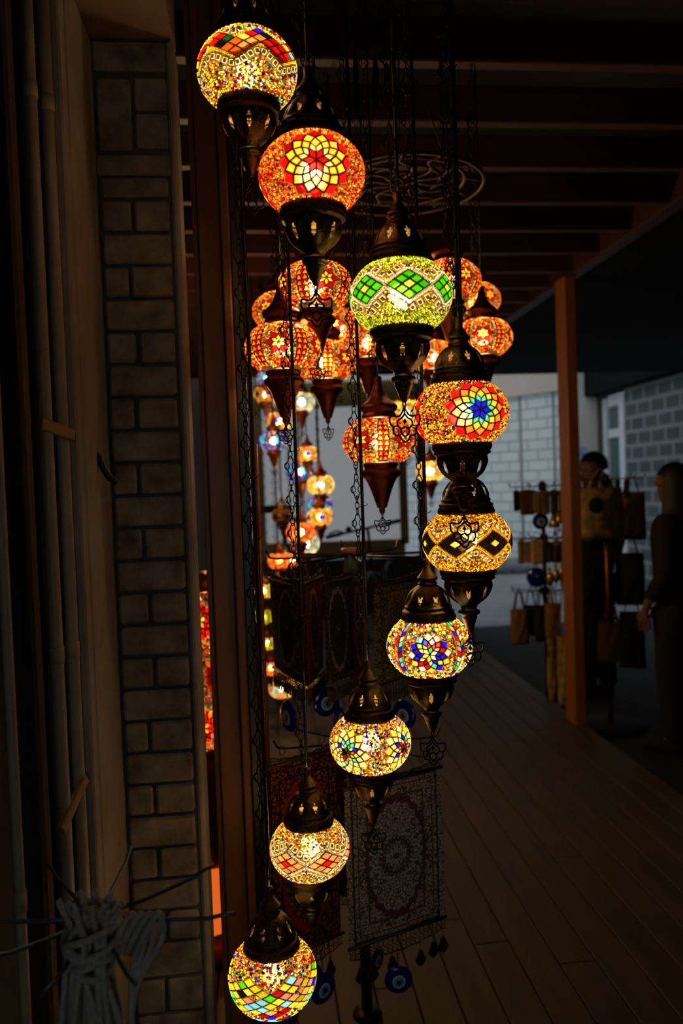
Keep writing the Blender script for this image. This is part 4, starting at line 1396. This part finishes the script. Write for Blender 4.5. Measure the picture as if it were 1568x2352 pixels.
# carved wheel the copper lanterns hang round
c = P(925, 430, 2.33)
t = thing('carved_wheel', 'dark openwork carved wheel above the copper capped lanterns', 'chandelier frame', c)
M_WHEEL = surf('dark gilt wheel', lin(60, 44, 22), lin(84, 62, 32), .5, .7, 20.)
a_ = np.linspace(0, 2 * PI, 49)[:-1]
for r_, z_ in ((.235, .0), (.18, .012), (.11, .02), (.045, .025)):
    Geo().tube(np.stack([r_ * np.cos(a_), r_ * np.sin(a_), z_ + 0 * a_], -1), .006, 8, True).build('ring', M_WHEEL, t)
for k in range(12):
    an = k * PI / 6
    pts = [(r_ * math.cos(an + s_), r_ * math.sin(an + s_), .012) for r_, s_ in ((.045, 0), (.08, .22), (.12, .12), (.16, -.14), (.20, -.08), (.235, 0))]
    Geo().tube(smoothprof(np.array(pts)[:, :2], .02).tolist() and [(x_, y_, .012) for x_, y_ in smoothprof(np.array(pts)[:, :2], .015)], .0045, 6).build('scroll_spoke', M_WHEEL, t)
for k in range(3):
    an = .4 + k * 2 * PI / 3
    Geo().tube([(.18 * math.cos(an), .18 * math.sin(an), .012), (.09 * math.cos(an), .09 * math.sin(an), .25), (0, 0, 2.88 - c.z)], .002, 6).build('suspension_wire', M_CORD, t)

# dark mobile of feathers near the ceiling
c = P(846, 105, 1.95)
t = thing('hanging_mobile', 'dark round mobile with feather strands near the ceiling left of the chains', 'mobile', c)
Geo().lathe([(.005, .03), (.05, .022), (.052, .0), (.05, -.004), (.005, .0)], 32).build('disc', M_BLKM, t)
Geo().tube([(0, 0, .02), (0, 0, .15), (0, 0, 2.88 - c.z)], .0016, 6).build('wire', M_CORD, t)
for k in range(5):
    an = k * 2 * PI / 5
    x_, y_ = .042 * math.cos(an), .042 * math.sin(an); l_ = .09 + .02 * (k % 3)
    g = Geo().tube([(x_, y_, 0), (x_, y_, -l_ * .5)], .0012, 5)
    g.ball((x_, y_, -l_ * .8), 1, 8, 8, (.007, .002, l_ * .36))
    g.build('feather_strand', M_BLKM, t)

# mounting board that carries the spiral
t = thing('ceiling_mount', 'round wooden board under the joists that carries the spiral of lanterns', 'mount', (.05, 1.48, 2.86))
Geo().lathe([(.001, .0), (.30, .0), (.32, .01), (.32, .028), (.001, .03)], 48).build('board', M_DARKWOOD, t)

# ------------------------------------------------------------------ bicycle by the pale screen
c = P(845, 1262, 8.1)
zb = c.z
t = thing('bicycle', 'black bicycle handlebar silhouetted against the pale screen', 'bicycle', (c.x, c.y, 0), -.25)
M_BIKE = surf('black bicycle paint', lin(14, 14, 16), lin(20, 20, 22), .4, 0, 6.)
hz = P(808, 1212, 8.1).z
Geo().tube(smoothprof([(-.34, .0), (-.20, .02), (-.03, -.0), (.12, .01), (.30, .02)], .03).tolist() and [(x_, y_, hz + .2 * x_ - .01) for x_, y_ in ((-.42, .05), (-.28, .03), (-.1, 0), (.06, 0), (.18, .03), (.30, .05))], .014, 10).build('handlebar', M_BIKE, t)
for x0, x1 in ((-.46, -.30), (.18, .34)):
    Geo().tube([(x0, .05, hz + .2 * x0 - .01), ((x0 + x1) / 2, .045, hz + .1 * (x0 + x1) - .01), (x1, .04, hz + .2 * x1 - .01)], .021, 12).build('grip', M_BIKE, t)
Geo().tube([(-.26, .03, hz - .05), (-.33, -.02, hz - .03), (-.40, -.05, hz - .06)], .009, 8).build('brake_lever', M_BIKE, t)
g = Geo().ball((-.20, 0, hz - .02), .035, 12, 8); g.build('bell', M_BIKE, t)
Geo().tube([(0, 0, hz), (.01, .02, hz - .14), (.03, .06, .72)], .017, 10).build('stem', M_BIKE, t)
a_ = np.linspace(0, 2 * PI, 41)[:-1]
Geo().tube(np.stack([.0 * a_ + .02, -.05 + .34 * np.cos(a_), .36 + .34 * np.sin(a_)], -1), .018, 8, True).build('front_wheel', M_BIKE, t)
Geo().tube([(.02, .06, .72), (.05, 0, .5), (.05, -.05, .36)], .012, 8).build('fork', M_BIKE, t)
Geo().tube([(.03, .06, .70), (.03, .5, .60), (.03, .62, .36)], .018, 8).build('frame', M_BIKE, t)
Geo().tube(np.stack([.0 * a_ + .02, 1.0 + .34 * np.cos(a_), .36 + .34 * np.sin(a_)], -1), .018, 8, True).build('rear_wheel', M_BIKE, t)
Geo().tube([(.03, .62, .36), (.03, .80, .37), (.03, 1.0, .36)], .014, 8).build('chain_stay', M_BIKE, t)

# unlit lantern and shelf deep at the left
lantern('hanging_lantern', 'unlit dark lantern among the small far lanterns just above the black shelf', 'unlit far lantern', P(648, 1185, 4.7), .062, FA, 'brass', 2.9, 0, True, hidden_build(Geo().ball((0, 0, 0), .2, 8, 6), 'bulb', M_BLKG))
c = P(650, 1168, 5.3)
t = thing('wall_shelf', 'black shelf board crossing behind the small far lanterns at left', 'shelf', (c.x - .12, c.y, c.z))
Geo().rbox((0, 0, 0), (.36, .2, .05), .005).build('board', M_BLKG, t)
Geo().rbox((-.15, .06, -.62), (.03, .03, 1.2), .003).build('leg', M_BLKG, t)
Geo().rbox((.12, .06, -.62), (.03, .03, 1.2), .003).build('leg', M_BLKG, t)

# ------------------------------------------------------------------ souvenir racks at the floor edge
M_RACK = surf('copper tinted rack pole', lin(120, 70, 34), lin(140, 84, 44), .3, .9, 6.)
M_TANB = surf('tan cloth', lin(176, 136, 76), lin(200, 160, 96), .9, 0, 30., .3)
M_BRN = surf('brown cloth', lin(116, 80, 44), lin(140, 98, 56), .9, 0, 30., .3)
M_BLKC = surf('black cloth', lin(22, 20, 18), lin(32, 28, 24), .9, 0, 20., .3)
M_GOLDM = surf('gold trinket metal', lin(190, 150, 60), lin(210, 172, 80), .3, .9, 30.)
M_OLV = surf('olive cloth', lin(140, 120, 64), lin(166, 144, 80), .9, 0, 30., .3)
M_MOT = surf('patterned tote cloth', lin(200, 160, 96), lin(100, 70, 46), .9, 0, 16., .2)
M_CLOTHS = [M_TANB, M_BRN, M_OLV, M_BLKC]


def rack(label, c_, tiers, yaw0):
    t = thing('souvenir_rack', label, 'rack', (c_.x, c_.y, -.14))
    top = max(tiers) + .14
    Geo().tube([(0, 0, .02), (0, 0, .8), (0, 0, top + .04)], .016, 14).build('pole', M_RACK, t)
    Geo().lathe([(.001, .03), (.22, .03), (.24, .015), (.24, 0), (.001, 0)], 32).build('base', M_BLKC, t)
    for z_ in tiers:
        Geo().lathe([(.017, .03), (.03, .025), (.03, -.025), (.017, -.03)], 20).build('hub', M_IRON, t).location = (0, 0, z_ + .14)
        for k in range(8):
            an = yaw0 + k * PI / 4
            Geo().tube([(r_ * math.cos(an), r_ * math.sin(an), z_ + .14 + dz) for r_, dz in ((.03, 0), (.22, 0), (.25, .004), (.262, .03))], .004, 6).build('hook_arm', M_IRON, t)
    return t


def loop(g, w_, l_, r_=.0022):
    a_ = np.linspace(-PI / 2, 1.5 * PI, 15)[:-1]
    g.tube(np.stack([w_ * np.cos(a_), 0 * a_, l_ / 2 + l_ / 2 * np.sin(a_)], -1), r_, 5, True)


def pouch(label, px, py, D, wpx, hpx, mat, group, yaw=0., name='hanging_pouch', cat='pouch', strap=.05):
    p = P(px, py - hpx / 2, D); w_, h_ = wpx * D / FPX, hpx * D / FPX
    t = thing(name, label, cat, p, yaw, group)
    g = Geo(); g.rbox((0, 0, -h_ / 2), (w_, min(.05, w_ * .5), h_), min(.012, w_ * .2)); g.build('body', mat, t)
    g = Geo(); g.rbox((0, -.002, -h_ * .16), (w_ * 1.03, min(.055, w_ * .55), h_ * .3), min(.010, w_ * .2)); g.build('flap', mat, t)
    g = Geo(); loop(g, min(w_ * .3, .03), strap); g.build('loop', M_BRN, t)
    return t


DR = 5.75
c1 = P(1250, 1300, DR)
rack('dark rack of hanging souvenirs left of the brown post', c1, [P(1250, y_, DR).z for y_ in (1117, 1236, 1357)], .2)
c2 = P(1394, 1300, DR - .34)
rack('tall rack of hanging bags right of the brown post with copper tinted pole', c2, [P(1394, y_, DR).z for y_ in (1100, 1225, 1400)], .5)
ord_ = ['leftmost', 'second', 'third', 'fourth', 'fifth', 'sixth', 'rightmost']
GA = 'pouches on the top tier of the left rack'
for i, (px, w_, h_, m_, dD) in enumerate(((1185, 14, 48, M_BLKC, 0), (1210, 34, 58, M_BRN, -.05), (1233, 20, 50, M_TANB, -.15), (1252, 20, 56, M_OLV, -.2), (1272, 18, 60, M_BRN, -.15), (1291, 18, 62, M_OLV, -.05))):
    pouch('slim hanging pouch, %s from the left on the top tier of the left rack' % ('first', 'second', 'third', 'fourth', 'fifth', 'sixth')[i], px, 1154 if i else 1150, DR + dD, w_, h_, m_, GA, rng.uniform(-.5, .5))
GB = 'pouches on the middle tier of the left rack'
for i, (px, w_, h_, m_, dD) in enumerate(((1196, 18, 54, M_OLV, 0), (1213, 16, 50, M_BRN, -.1), (1232, 28, 56, M_TANB, -.16), (1256, 20, 50, M_BLKC, -.2), (1276, 22, 52, M_BRN, -.1), (1294, 16, 54, M_BLKC, 0))):
    pouch('flat hanging pouch, %s from the left on the middle tier of the left rack' % ('first', 'second', 'third', 'fourth', 'fifth', 'sixth')[i], px, 1268, DR + dD, w_, h_, m_, GB, rng.uniform(-.5, .5))
eye('blue glass disc hanging under the top tier of the left rack', P(1241, 1197, DR - .2), .060, .1, .09, 'blue discs on the left rack')
eye('plain deep blue disc hanging under the middle tier of the left rack', P(1232, 1326, DR - .12), .072, 2.9, .06, 'blue discs on the left rack')
for i, (px, py) in enumerate(((1272, 1198), (1284, 1190))):
    p = P(px, py, DR - .25); t = thing('hanging_bell', ('left' if i == 0 else 'right') + ' one of two golden bell charms right of the blue disc on the top tier', 'bell', p, 0, 'golden bells on the left rack')
    Geo().lathe([(.003, .05), (.02, .04), (.03, .0), (.045, -.04), (.043, -.04), (.028, 0)], 20).build('bell_body', M_GOLDM, t)
    Geo().tube([(0, 0, -.03), (0, 0, -.08)], .004, 6).ball((0, 0, -.085), .012, 8, 6).build('clapper', M_GOLDM, t)
    Geo().tube([(0, 0, .05), (0, 0, .22)], .0015, 5).build('string', M_BRN, t)
for i, (px, py) in enumerate(((1262, 1328), (1276, 1320), (1290, 1314))):
    p = P(px, py, DR - .3); t = thing('hanging_trinket', ('left', 'middle', 'right')[i] + ' one of three dark golden trinkets beside the plain blue disc', 'trinket', p, 0, 'golden trinkets on the left rack')
    Geo().lathe([(.003, .05), (.018, .03), (.028, 0), (.022, -.04), (.004, -.06)], 18).build('drop', M_GOLDM, t)
    Geo().ball((0, 0, .062), .014, 10, 7).build('bead', M_GOLDM, t)
    Geo().tube([(0, 0, .07), (0, 0, .2)], .0015, 5).build('string', M_BRN, t)


def bag(label, px, py, D, wpx, hpx, strap_px, mat, group, yaw=0., motif=False, name='hanging_bag'):
    p = P(px, py - hpx / 2, D); w_, h_ = wpx * D / FPX, hpx * D / FPX; sl = strap_px * D / FPX
    t = thing(name, label, 'bag', p, yaw, group)
    g = Geo(); n = 11
    xs_, zs_ = np.meshgrid(np.linspace(-1, 1, n), np.linspace(0, 1, n))
    dep = (.02 + .05 * np.sin(PI * np.clip(zs_ * .8 + .1, 0, 1))) * (1 - np.abs(xs_) ** 3 * .8) * min(1, w_ / .25)
    wob = .006 * np.sin(xs_ * 7 + zs_ * 9)
    Vf = np.stack([xs_ * w_ / 2 * (1 + .06 * zs_), -dep + wob, -zs_ * h_], -1).reshape(-1, 3); Vb = Vf * np.array([1, -1, 1])
    F = np.array([[j * n + i, (j + 1) * n + i, (j + 1) * n + i + 1, j * n + i + 1] for j in range(n - 1) for i in range(n - 1)])
    b_ = [i for i in range(n)] + [j * n + n - 1 for j in range(1, n)] + [(n - 1) * n + i for i in range(n - 2, -1, -1)] + [j * n for j in range(n - 2, 0, -1)]
    rim = np.array([[b_[i], b_[(i + 1) % len(b_)], b_[(i + 1) % len(b_)] + n * n, b_[i] + n * n] for i in range(len(b_))])
    g.add(np.vstack([Vf, Vb]), np.vstack([F, F[:, ::-1] + n * n, rim]))
    g.build('bag_body', mat, t)
    for s_ in (-1, 1):
        Geo().tube([(-w_ * .3, s_ * .012, -.01), (-w_ * .16, s_ * .012, sl * .6), (0, 0, sl), (w_ * .16, s_ * .012, sl * .6), (w_ * .3, s_ * .012, -.01)], .005, 6).build('strap', mat, t)
    if motif:
        Mx = Matrix.Rotation(PI / 2, 4, 'X')
        Geo().lathe([(.001, .004), (.05, .003), (.055, -.002)], 28, M=Mx).build('round_motif', M_BLKC, t).location = (-w_ * .22, -.07, -h_ * .33)
    return t


GL = 'bags on the lower tier of the left rack'
bag('brown square bag with strap hanging at the lower left of left rack', 1192, 1440, DR, 43, 82, 50, M_BRN, GL, .2)
bag('dark satchel behind the brown square bag on the left rack', 1218, 1425, DR + .1, 36, 70, 42, M_BLKC, GL, -.3)
bag('black bag hanging in the middle of left rack lower tier', 1243, 1432, DR - .1, 38, 84, 44, M_BLKC, GL, .4)
bag('dark brown bag next to the post on the left rack lower tier', 1268, 1425, DR - .2, 34, 80, 44, M_BRN, GL, -.2)
bag('long patterned tan bag hanging lowest by the brown post, left one', 1269, 1540, DR - .35, 34, 150, 110, M_MOT, 'long tan bags by the post', .5)
bag('long patterned tan bag hanging lowest by the brown post, right one', 1294, 1545, DR - .45, 30, 170, 120, M_MOT, 'long tan bags by the post', -.4)
GR = 'bags on the right rack'
bag('large tan tote with a round dark motif right of the brown post', 1378, 1180, DR - .35, 104, 118, 46, M_MOT, GR, .15, True)
bag('dark brown bag right of the large tan tote', 1448, 1185, DR - .1, 60, 110, 44, M_BRN, GR, -.3)
bag('olive bag between the tan tote and the post on the right rack', 1330, 1175, DR - .1, 40, 100, 40, M_OLV, GR, .5)
bag('round brown bag low on the right rack', 1402, 1475, DR - .45, 58, 90, 60, M_BRN, GR, 0)
bag('tall dark bag behind the round brown bag', 1365, 1480, DR - .1, 40, 130, 60, M_BLKC, GR, .4)
bag('dark bag at the right of the round brown bag', 1450, 1470, DR - .1, 54, 130, 60, M_BLKC, GR, -.4)
bag('black bag under the large tan tote on the right rack', 1352, 1330, DR - .2, 60, 120, 50, M_BLKC, GR, .2)
bag('black bag under the dark brown bag on the right rack', 1445, 1330, DR - .1, 62, 120, 50, M_BLKC, GR, -.2)
GT = 'tan pouches along the top of the right rack'
for i, px in enumerate((1326, 1344, 1362, 1380, 1398, 1418, 1438)):
    pouch('narrow tan pouch along the top of the right rack, %s from the left' % ('first', 'second', 'third', 'fourth', 'fifth', 'sixth', 'seventh')[i], px, 1117, DR - .25 + .04 * (i % 3), 14, 32, M_TANB if i % 3 else M_OLV, GT, rng.uniform(-.4, .4), strap=.03)

# ------------------------------------------------------------------ people
M_SKIN = surf('skin', lin(128, 88, 66), lin(142, 100, 76), .6, 0, 4.)
M_HAIR = surf('black hair', lin(10, 9, 8), lin(18, 16, 14), .5, 0, 60., .4)


def skin_mesh(name, V, E, R, mat, parent, sub=2):
    me = bpy.data.meshes.new(name); me.from_pydata(V, E, []); me.materials.append(mat)
    o = link(name, me, parent)
    m = o.modifiers.new('skin', 'SKIN')
    for i, r_ in enumerate(R):
        me.skin_vertices[0].data[i].radius = (r_, r_) if not isinstance(r_, tuple) else r_
    me.skin_vertices[0].data[0].use_root = True
    s_ = o.modifiers.new('subdivision', 'SUBSURF'); s_.levels = s_.render_levels = sub
    m.use_smooth_shade = True
    return o


def person(label, loc, yaw, H, top_mat, leg_mat, long_hair=False, arm_bend=.25):
    """standing figure facing -y before the turn"""
    t = thing('person', label, 'person', loc, yaw)
    k = H / 1.78; V = []; E = []; R = []

    def v(x_, y_, z_, r_, par=None):
        V.append((x_ * k, y_ * k, z_ * k)); R.append(tuple(q * k for q in r_) if isinstance(r_, tuple) else r_ * k)
        if par is not None: E.append((par, len(V) - 1))
        return len(V) - 1
    sh = .185 if not long_hair else .165
    pel = v(0, 0, .96, (.11, .085)); wa = v(0, 0, 1.12, (.135, .10), pel); ch = v(0, 0, 1.30, (.155, .11), wa); nb = v(0, .0, 1.46, .075, ch)
    nk = v(0, -.005, 1.53, .052, nb); hd = v(0, -.015, 1.60, (.066, .078), nk); h2 = v(0, -.01, 1.68, (.076, .098), hd); v(0, .0, 1.745, (.06, .075), h2)
    nose = v(0, -.112, 1.655, .010, h2); ja = v(0, -.07, 1.575, .030, hd)
    for s_ in (-1, 1):
        v(s_ * .082, .0, 1.655, .012, h2)
    body_n = []
    for s_ in (-1, 1):
        a1 = v(s_ * sh, 0, 1.42, .062, ch); el = v(s_ * (sh + .045), .03, 1.14, .046, a1)
        wr = v(s_ * (sh + .03), -.20 * arm_bend * 4 * .5, .93, .028, el)
        wx, wy, wz = V[wr][0] / k, V[wr][1] / k, V[wr][2] / k
        pm = v(wx, wy - .02, wz - .06, (.016, .032), wr)
        for f, (dy, L_) in enumerate(((-.030, .070), (-.010, .080), (.010, .075), (.028, .060))):
            b1 = v(wx, wy - .02 + dy, wz - .10, .0085, pm); b2 = v(wx - s_ * .006, wy - .02 + dy, wz - .10 - L_ * .55, .0078, b1); v(wx - s_ * .018, wy - .02 + dy, wz - .10 - L_, .0065, b2)
        t1 = v(wx - s_ * .012, wy - .055, wz - .065, .0095, pm); v(wx - s_ * .02, wy - .07, wz - .10, .008, t1)
    for s_ in (-1, 1):
        hp = v(s_ * .09, 0, .90, .070, pel); kn = v(s_ * .10, -.02, .50, .058, hp); an = v(s_ * .10, .02, .10, .032, kn); v(s_ * .11, -.10, .045, .022, an)
    skin_mesh('body', V, E, R, M_SKIN, t)
    # jacket and trousers as shells over the body
    V = []; E = []; R = []
    p0 = v(0, 0, .80, (.19, .15)); p1 = v(0, 0, 1.10, (.165, .125), p0); p2 = v(0, 0, 1.32, (.18, .13), p1); v(0, 0, 1.47, (.085, .075), p2)
    for s_ in (-1, 1):
        a1 = v(s_ * sh, 0, 1.42, .080, p2); el = v(s_ * (sh + .045), .03, 1.14, .062, a1); v(s_ * (sh + .033), -.20 * arm_bend * 4 * .45, .955, .046, el)
    skin_mesh('jacket', V, E, R, top_mat, t)
    V = []; E = []; R = []
    p0 = v(0, 0, 1.00, (.16, .12))
    for s_ in (-1, 1):
        hp = v(s_ * .09, 0, .86, .105, p0); kn = v(s_ * .10, -.02, .50, .078, hp); v(s_ * .10, .02, .06, .070, kn)
    skin_mesh('trousers', V, E, R, leg_mat, t)
    for s_ in (-1, 1):
        V = []; E = []; R = []
        q = v(s_ * .10, .06, .05, .055); q = v(s_ * .105, -.06, .05, .055, q); v(s_ * .11, -.19, .04, .045, q)
        skin_mesh('shoe', V, E, R, M_BLKC, t, 1)
    g = Geo()
    th_ = np.linspace(-.25, PI / 2, 12)
    hw = (.088 * k, .112 * k, .108 * k)
    gg = Geo().lathe(np.stack([np.maximum(np.cos(th_), 1e-3), np.sin(th_)], -1), 28)
    Vh = gg.V[0].copy(); low = (Vh[:, 2] < .25) & (Vh[:, 1] < -.35); Vh[low, 2] = .30
    Vh += rng.normal(0, .006, Vh.shape)
    g.add(Vh * np.array(hw) + np.array([0, .012 * k, 1.685 * k]), gg.F[0][0])
    if long_hair:
        g.lathe([(.098 * k, 1.70 * k), (.106 * k, 1.62 * k), (.11 * k, 1.52 * k), (.12 * k, 1.40 * k), (.09 * k, 1.36 * k)], 24, M=Matrix.Translation((0, .02 * k, 0)), hole=lambda ph, r_, z_: (np.cos(ph) > .45))
    g.build('hair', M_HAIR, t)
    return t


pm = P(1361, 1100, 6.25)
zm = P(1361, 1040, 6.25).z
person('man with short black hair facing left behind the souvenir racks', (pm.x, pm.y, -.14), -1.25, zm + .14, surf('dark jacket', lin(26, 26, 30), lin(34, 34, 38), .9, 0, 10.), M_BLKC)
pw = P(1544, 1100, 4.9)
zw = P(1536, 1066, 4.9).z
person('dark silhouetted woman with shoulder length hair standing at the right edge', (pw.x, pw.y, -.14), -2.3, zw + .14, M_BLKC, M_BLKC, True)

# ------------------------------------------------------------------ rope rack in the left foreground
D0 = 1.02
c = P(222, 2105, D0)
t = thing('hook_rack', 'grey wire rack with radiating hooks in the lower left foreground', 'rack', (c.x, c.y, 0))
M_WIRE = surf('grey wire', lin(96, 100, 104), lin(116, 120, 124), .4, .6, 20.)
Geo().tube([(0, 0, .02), (0, 0, .3), (0, 0, c.z + .02)], .010, 12).build('pole', M_WIRE, t)
Geo().lathe([(.001, .025), (.12, .025), (.13, .01), (.13, 0), (.001, 0)], 32).build('base', M_WIRE, t)
for x_, y_, D in ((110, 1985, 1.18), (302, 1945, 1.16), (492, 1985, 1.12), (540, 2098, 1.0), (312, 2262, .86), (96, 2285, .86), (-40, 2200, .9), (-60, 2108, 1.02)):
    e_ = P(x_, y_, D) - Vector((c.x, c.y, 0)); o_ = Vector((0, 0, c.z))
    d_ = e_ - o_; m1 = o_ + d_ * .80 - Vector((0, 0, .006)); m0 = o_ + d_ * .4 - Vector((0, 0, .006))
    Geo().tube([tuple(o_), tuple(m0), tuple(m1), tuple(o_ + d_ * .9 + Vector((0, 0, -.002))), tuple(e_)], .0028, 8).build('hook', M_WIRE, t)

M_ROPE = surf('pale cotton cord', lin(172, 166, 154), lin(204, 198, 186), .95, 0, 160., .6)
b = P(236, 2110, .97)
rp = thing('rope_bundle', 'hank of pale grey cotton cords tied and draped over the wire rack', 'rope', b)
g = Geo()


def cord(pts, r_=.0042):
    p = np.array(pts, float)
    q = [p[0]]
    for i in range(len(p) - 1):
        a_, b_, c_, d_ = p[max(i - 1, 0)], p[i], p[i + 1], p[min(i + 2, len(p) - 1)]
        for t_ in (.25, .5, .75, 1.):
            q.append(.5 * (2 * b_ + (c_ - a_) * t_ + (2 * a_ - 5 * b_ + 4 * c_ - d_) * t_ ** 2 + (3 * b_ - a_ - 3 * c_ + d_) * t_ ** 3))
    g.tube(q, r_, 7)


for i in range(30):
    u = rng.uniform(-1, 1); y_ = rng.uniform(-.03, .03)
    xt = -.012 + u * .022; xb_ = -.022 + u * .048 + rng.normal(0, .006)
    zb_ = -.30 - rng.uniform(0, .08)
    cord([(xt + .03 * rng.uniform(-1, 1), y_ * .6, .018 + rng.uniform(-.01, .012)), (xt, y_ - .008, -.012), (xt * 1.2 + rng.normal(0, .004), y_ - .012, -.06), ((xt + xb_) / 2 + rng.normal(0, .008), y_ - .01, -.15), (xb_, y_, zb_)])
for i in range(6):   # wraps that tie the hank
    a_ = np.linspace(0, 2 * PI, 17)[:-1]; z_ = -.012 - .007 * i + rng.normal(0, .003)
    g.tube(np.stack([-.012 + (.034 - .002 * i) * np.cos(a_), -.006 + .036 * np.sin(a_), z_ + .012 * np.sin(a_ + 2.3 * i)], -1), .0048, 7, True)
g.build('cords', M_ROPE, rp)
g = Geo()
for k in range(4):
    x0 = .028 + .011 * k
    cord([(x0 - .02, -.01, -.04), (x0 + .004, -.014, .002), (x0 + .014, -.012, .010), (x0 + .012, .0, -.03), (x0 + .004 - .01 * k, .002, -.10), (x0 - .006 - .010 * k, .0, -.22), (x0 - .008, 0, -.34)])
g.build('side_loops', M_ROPE, rp)
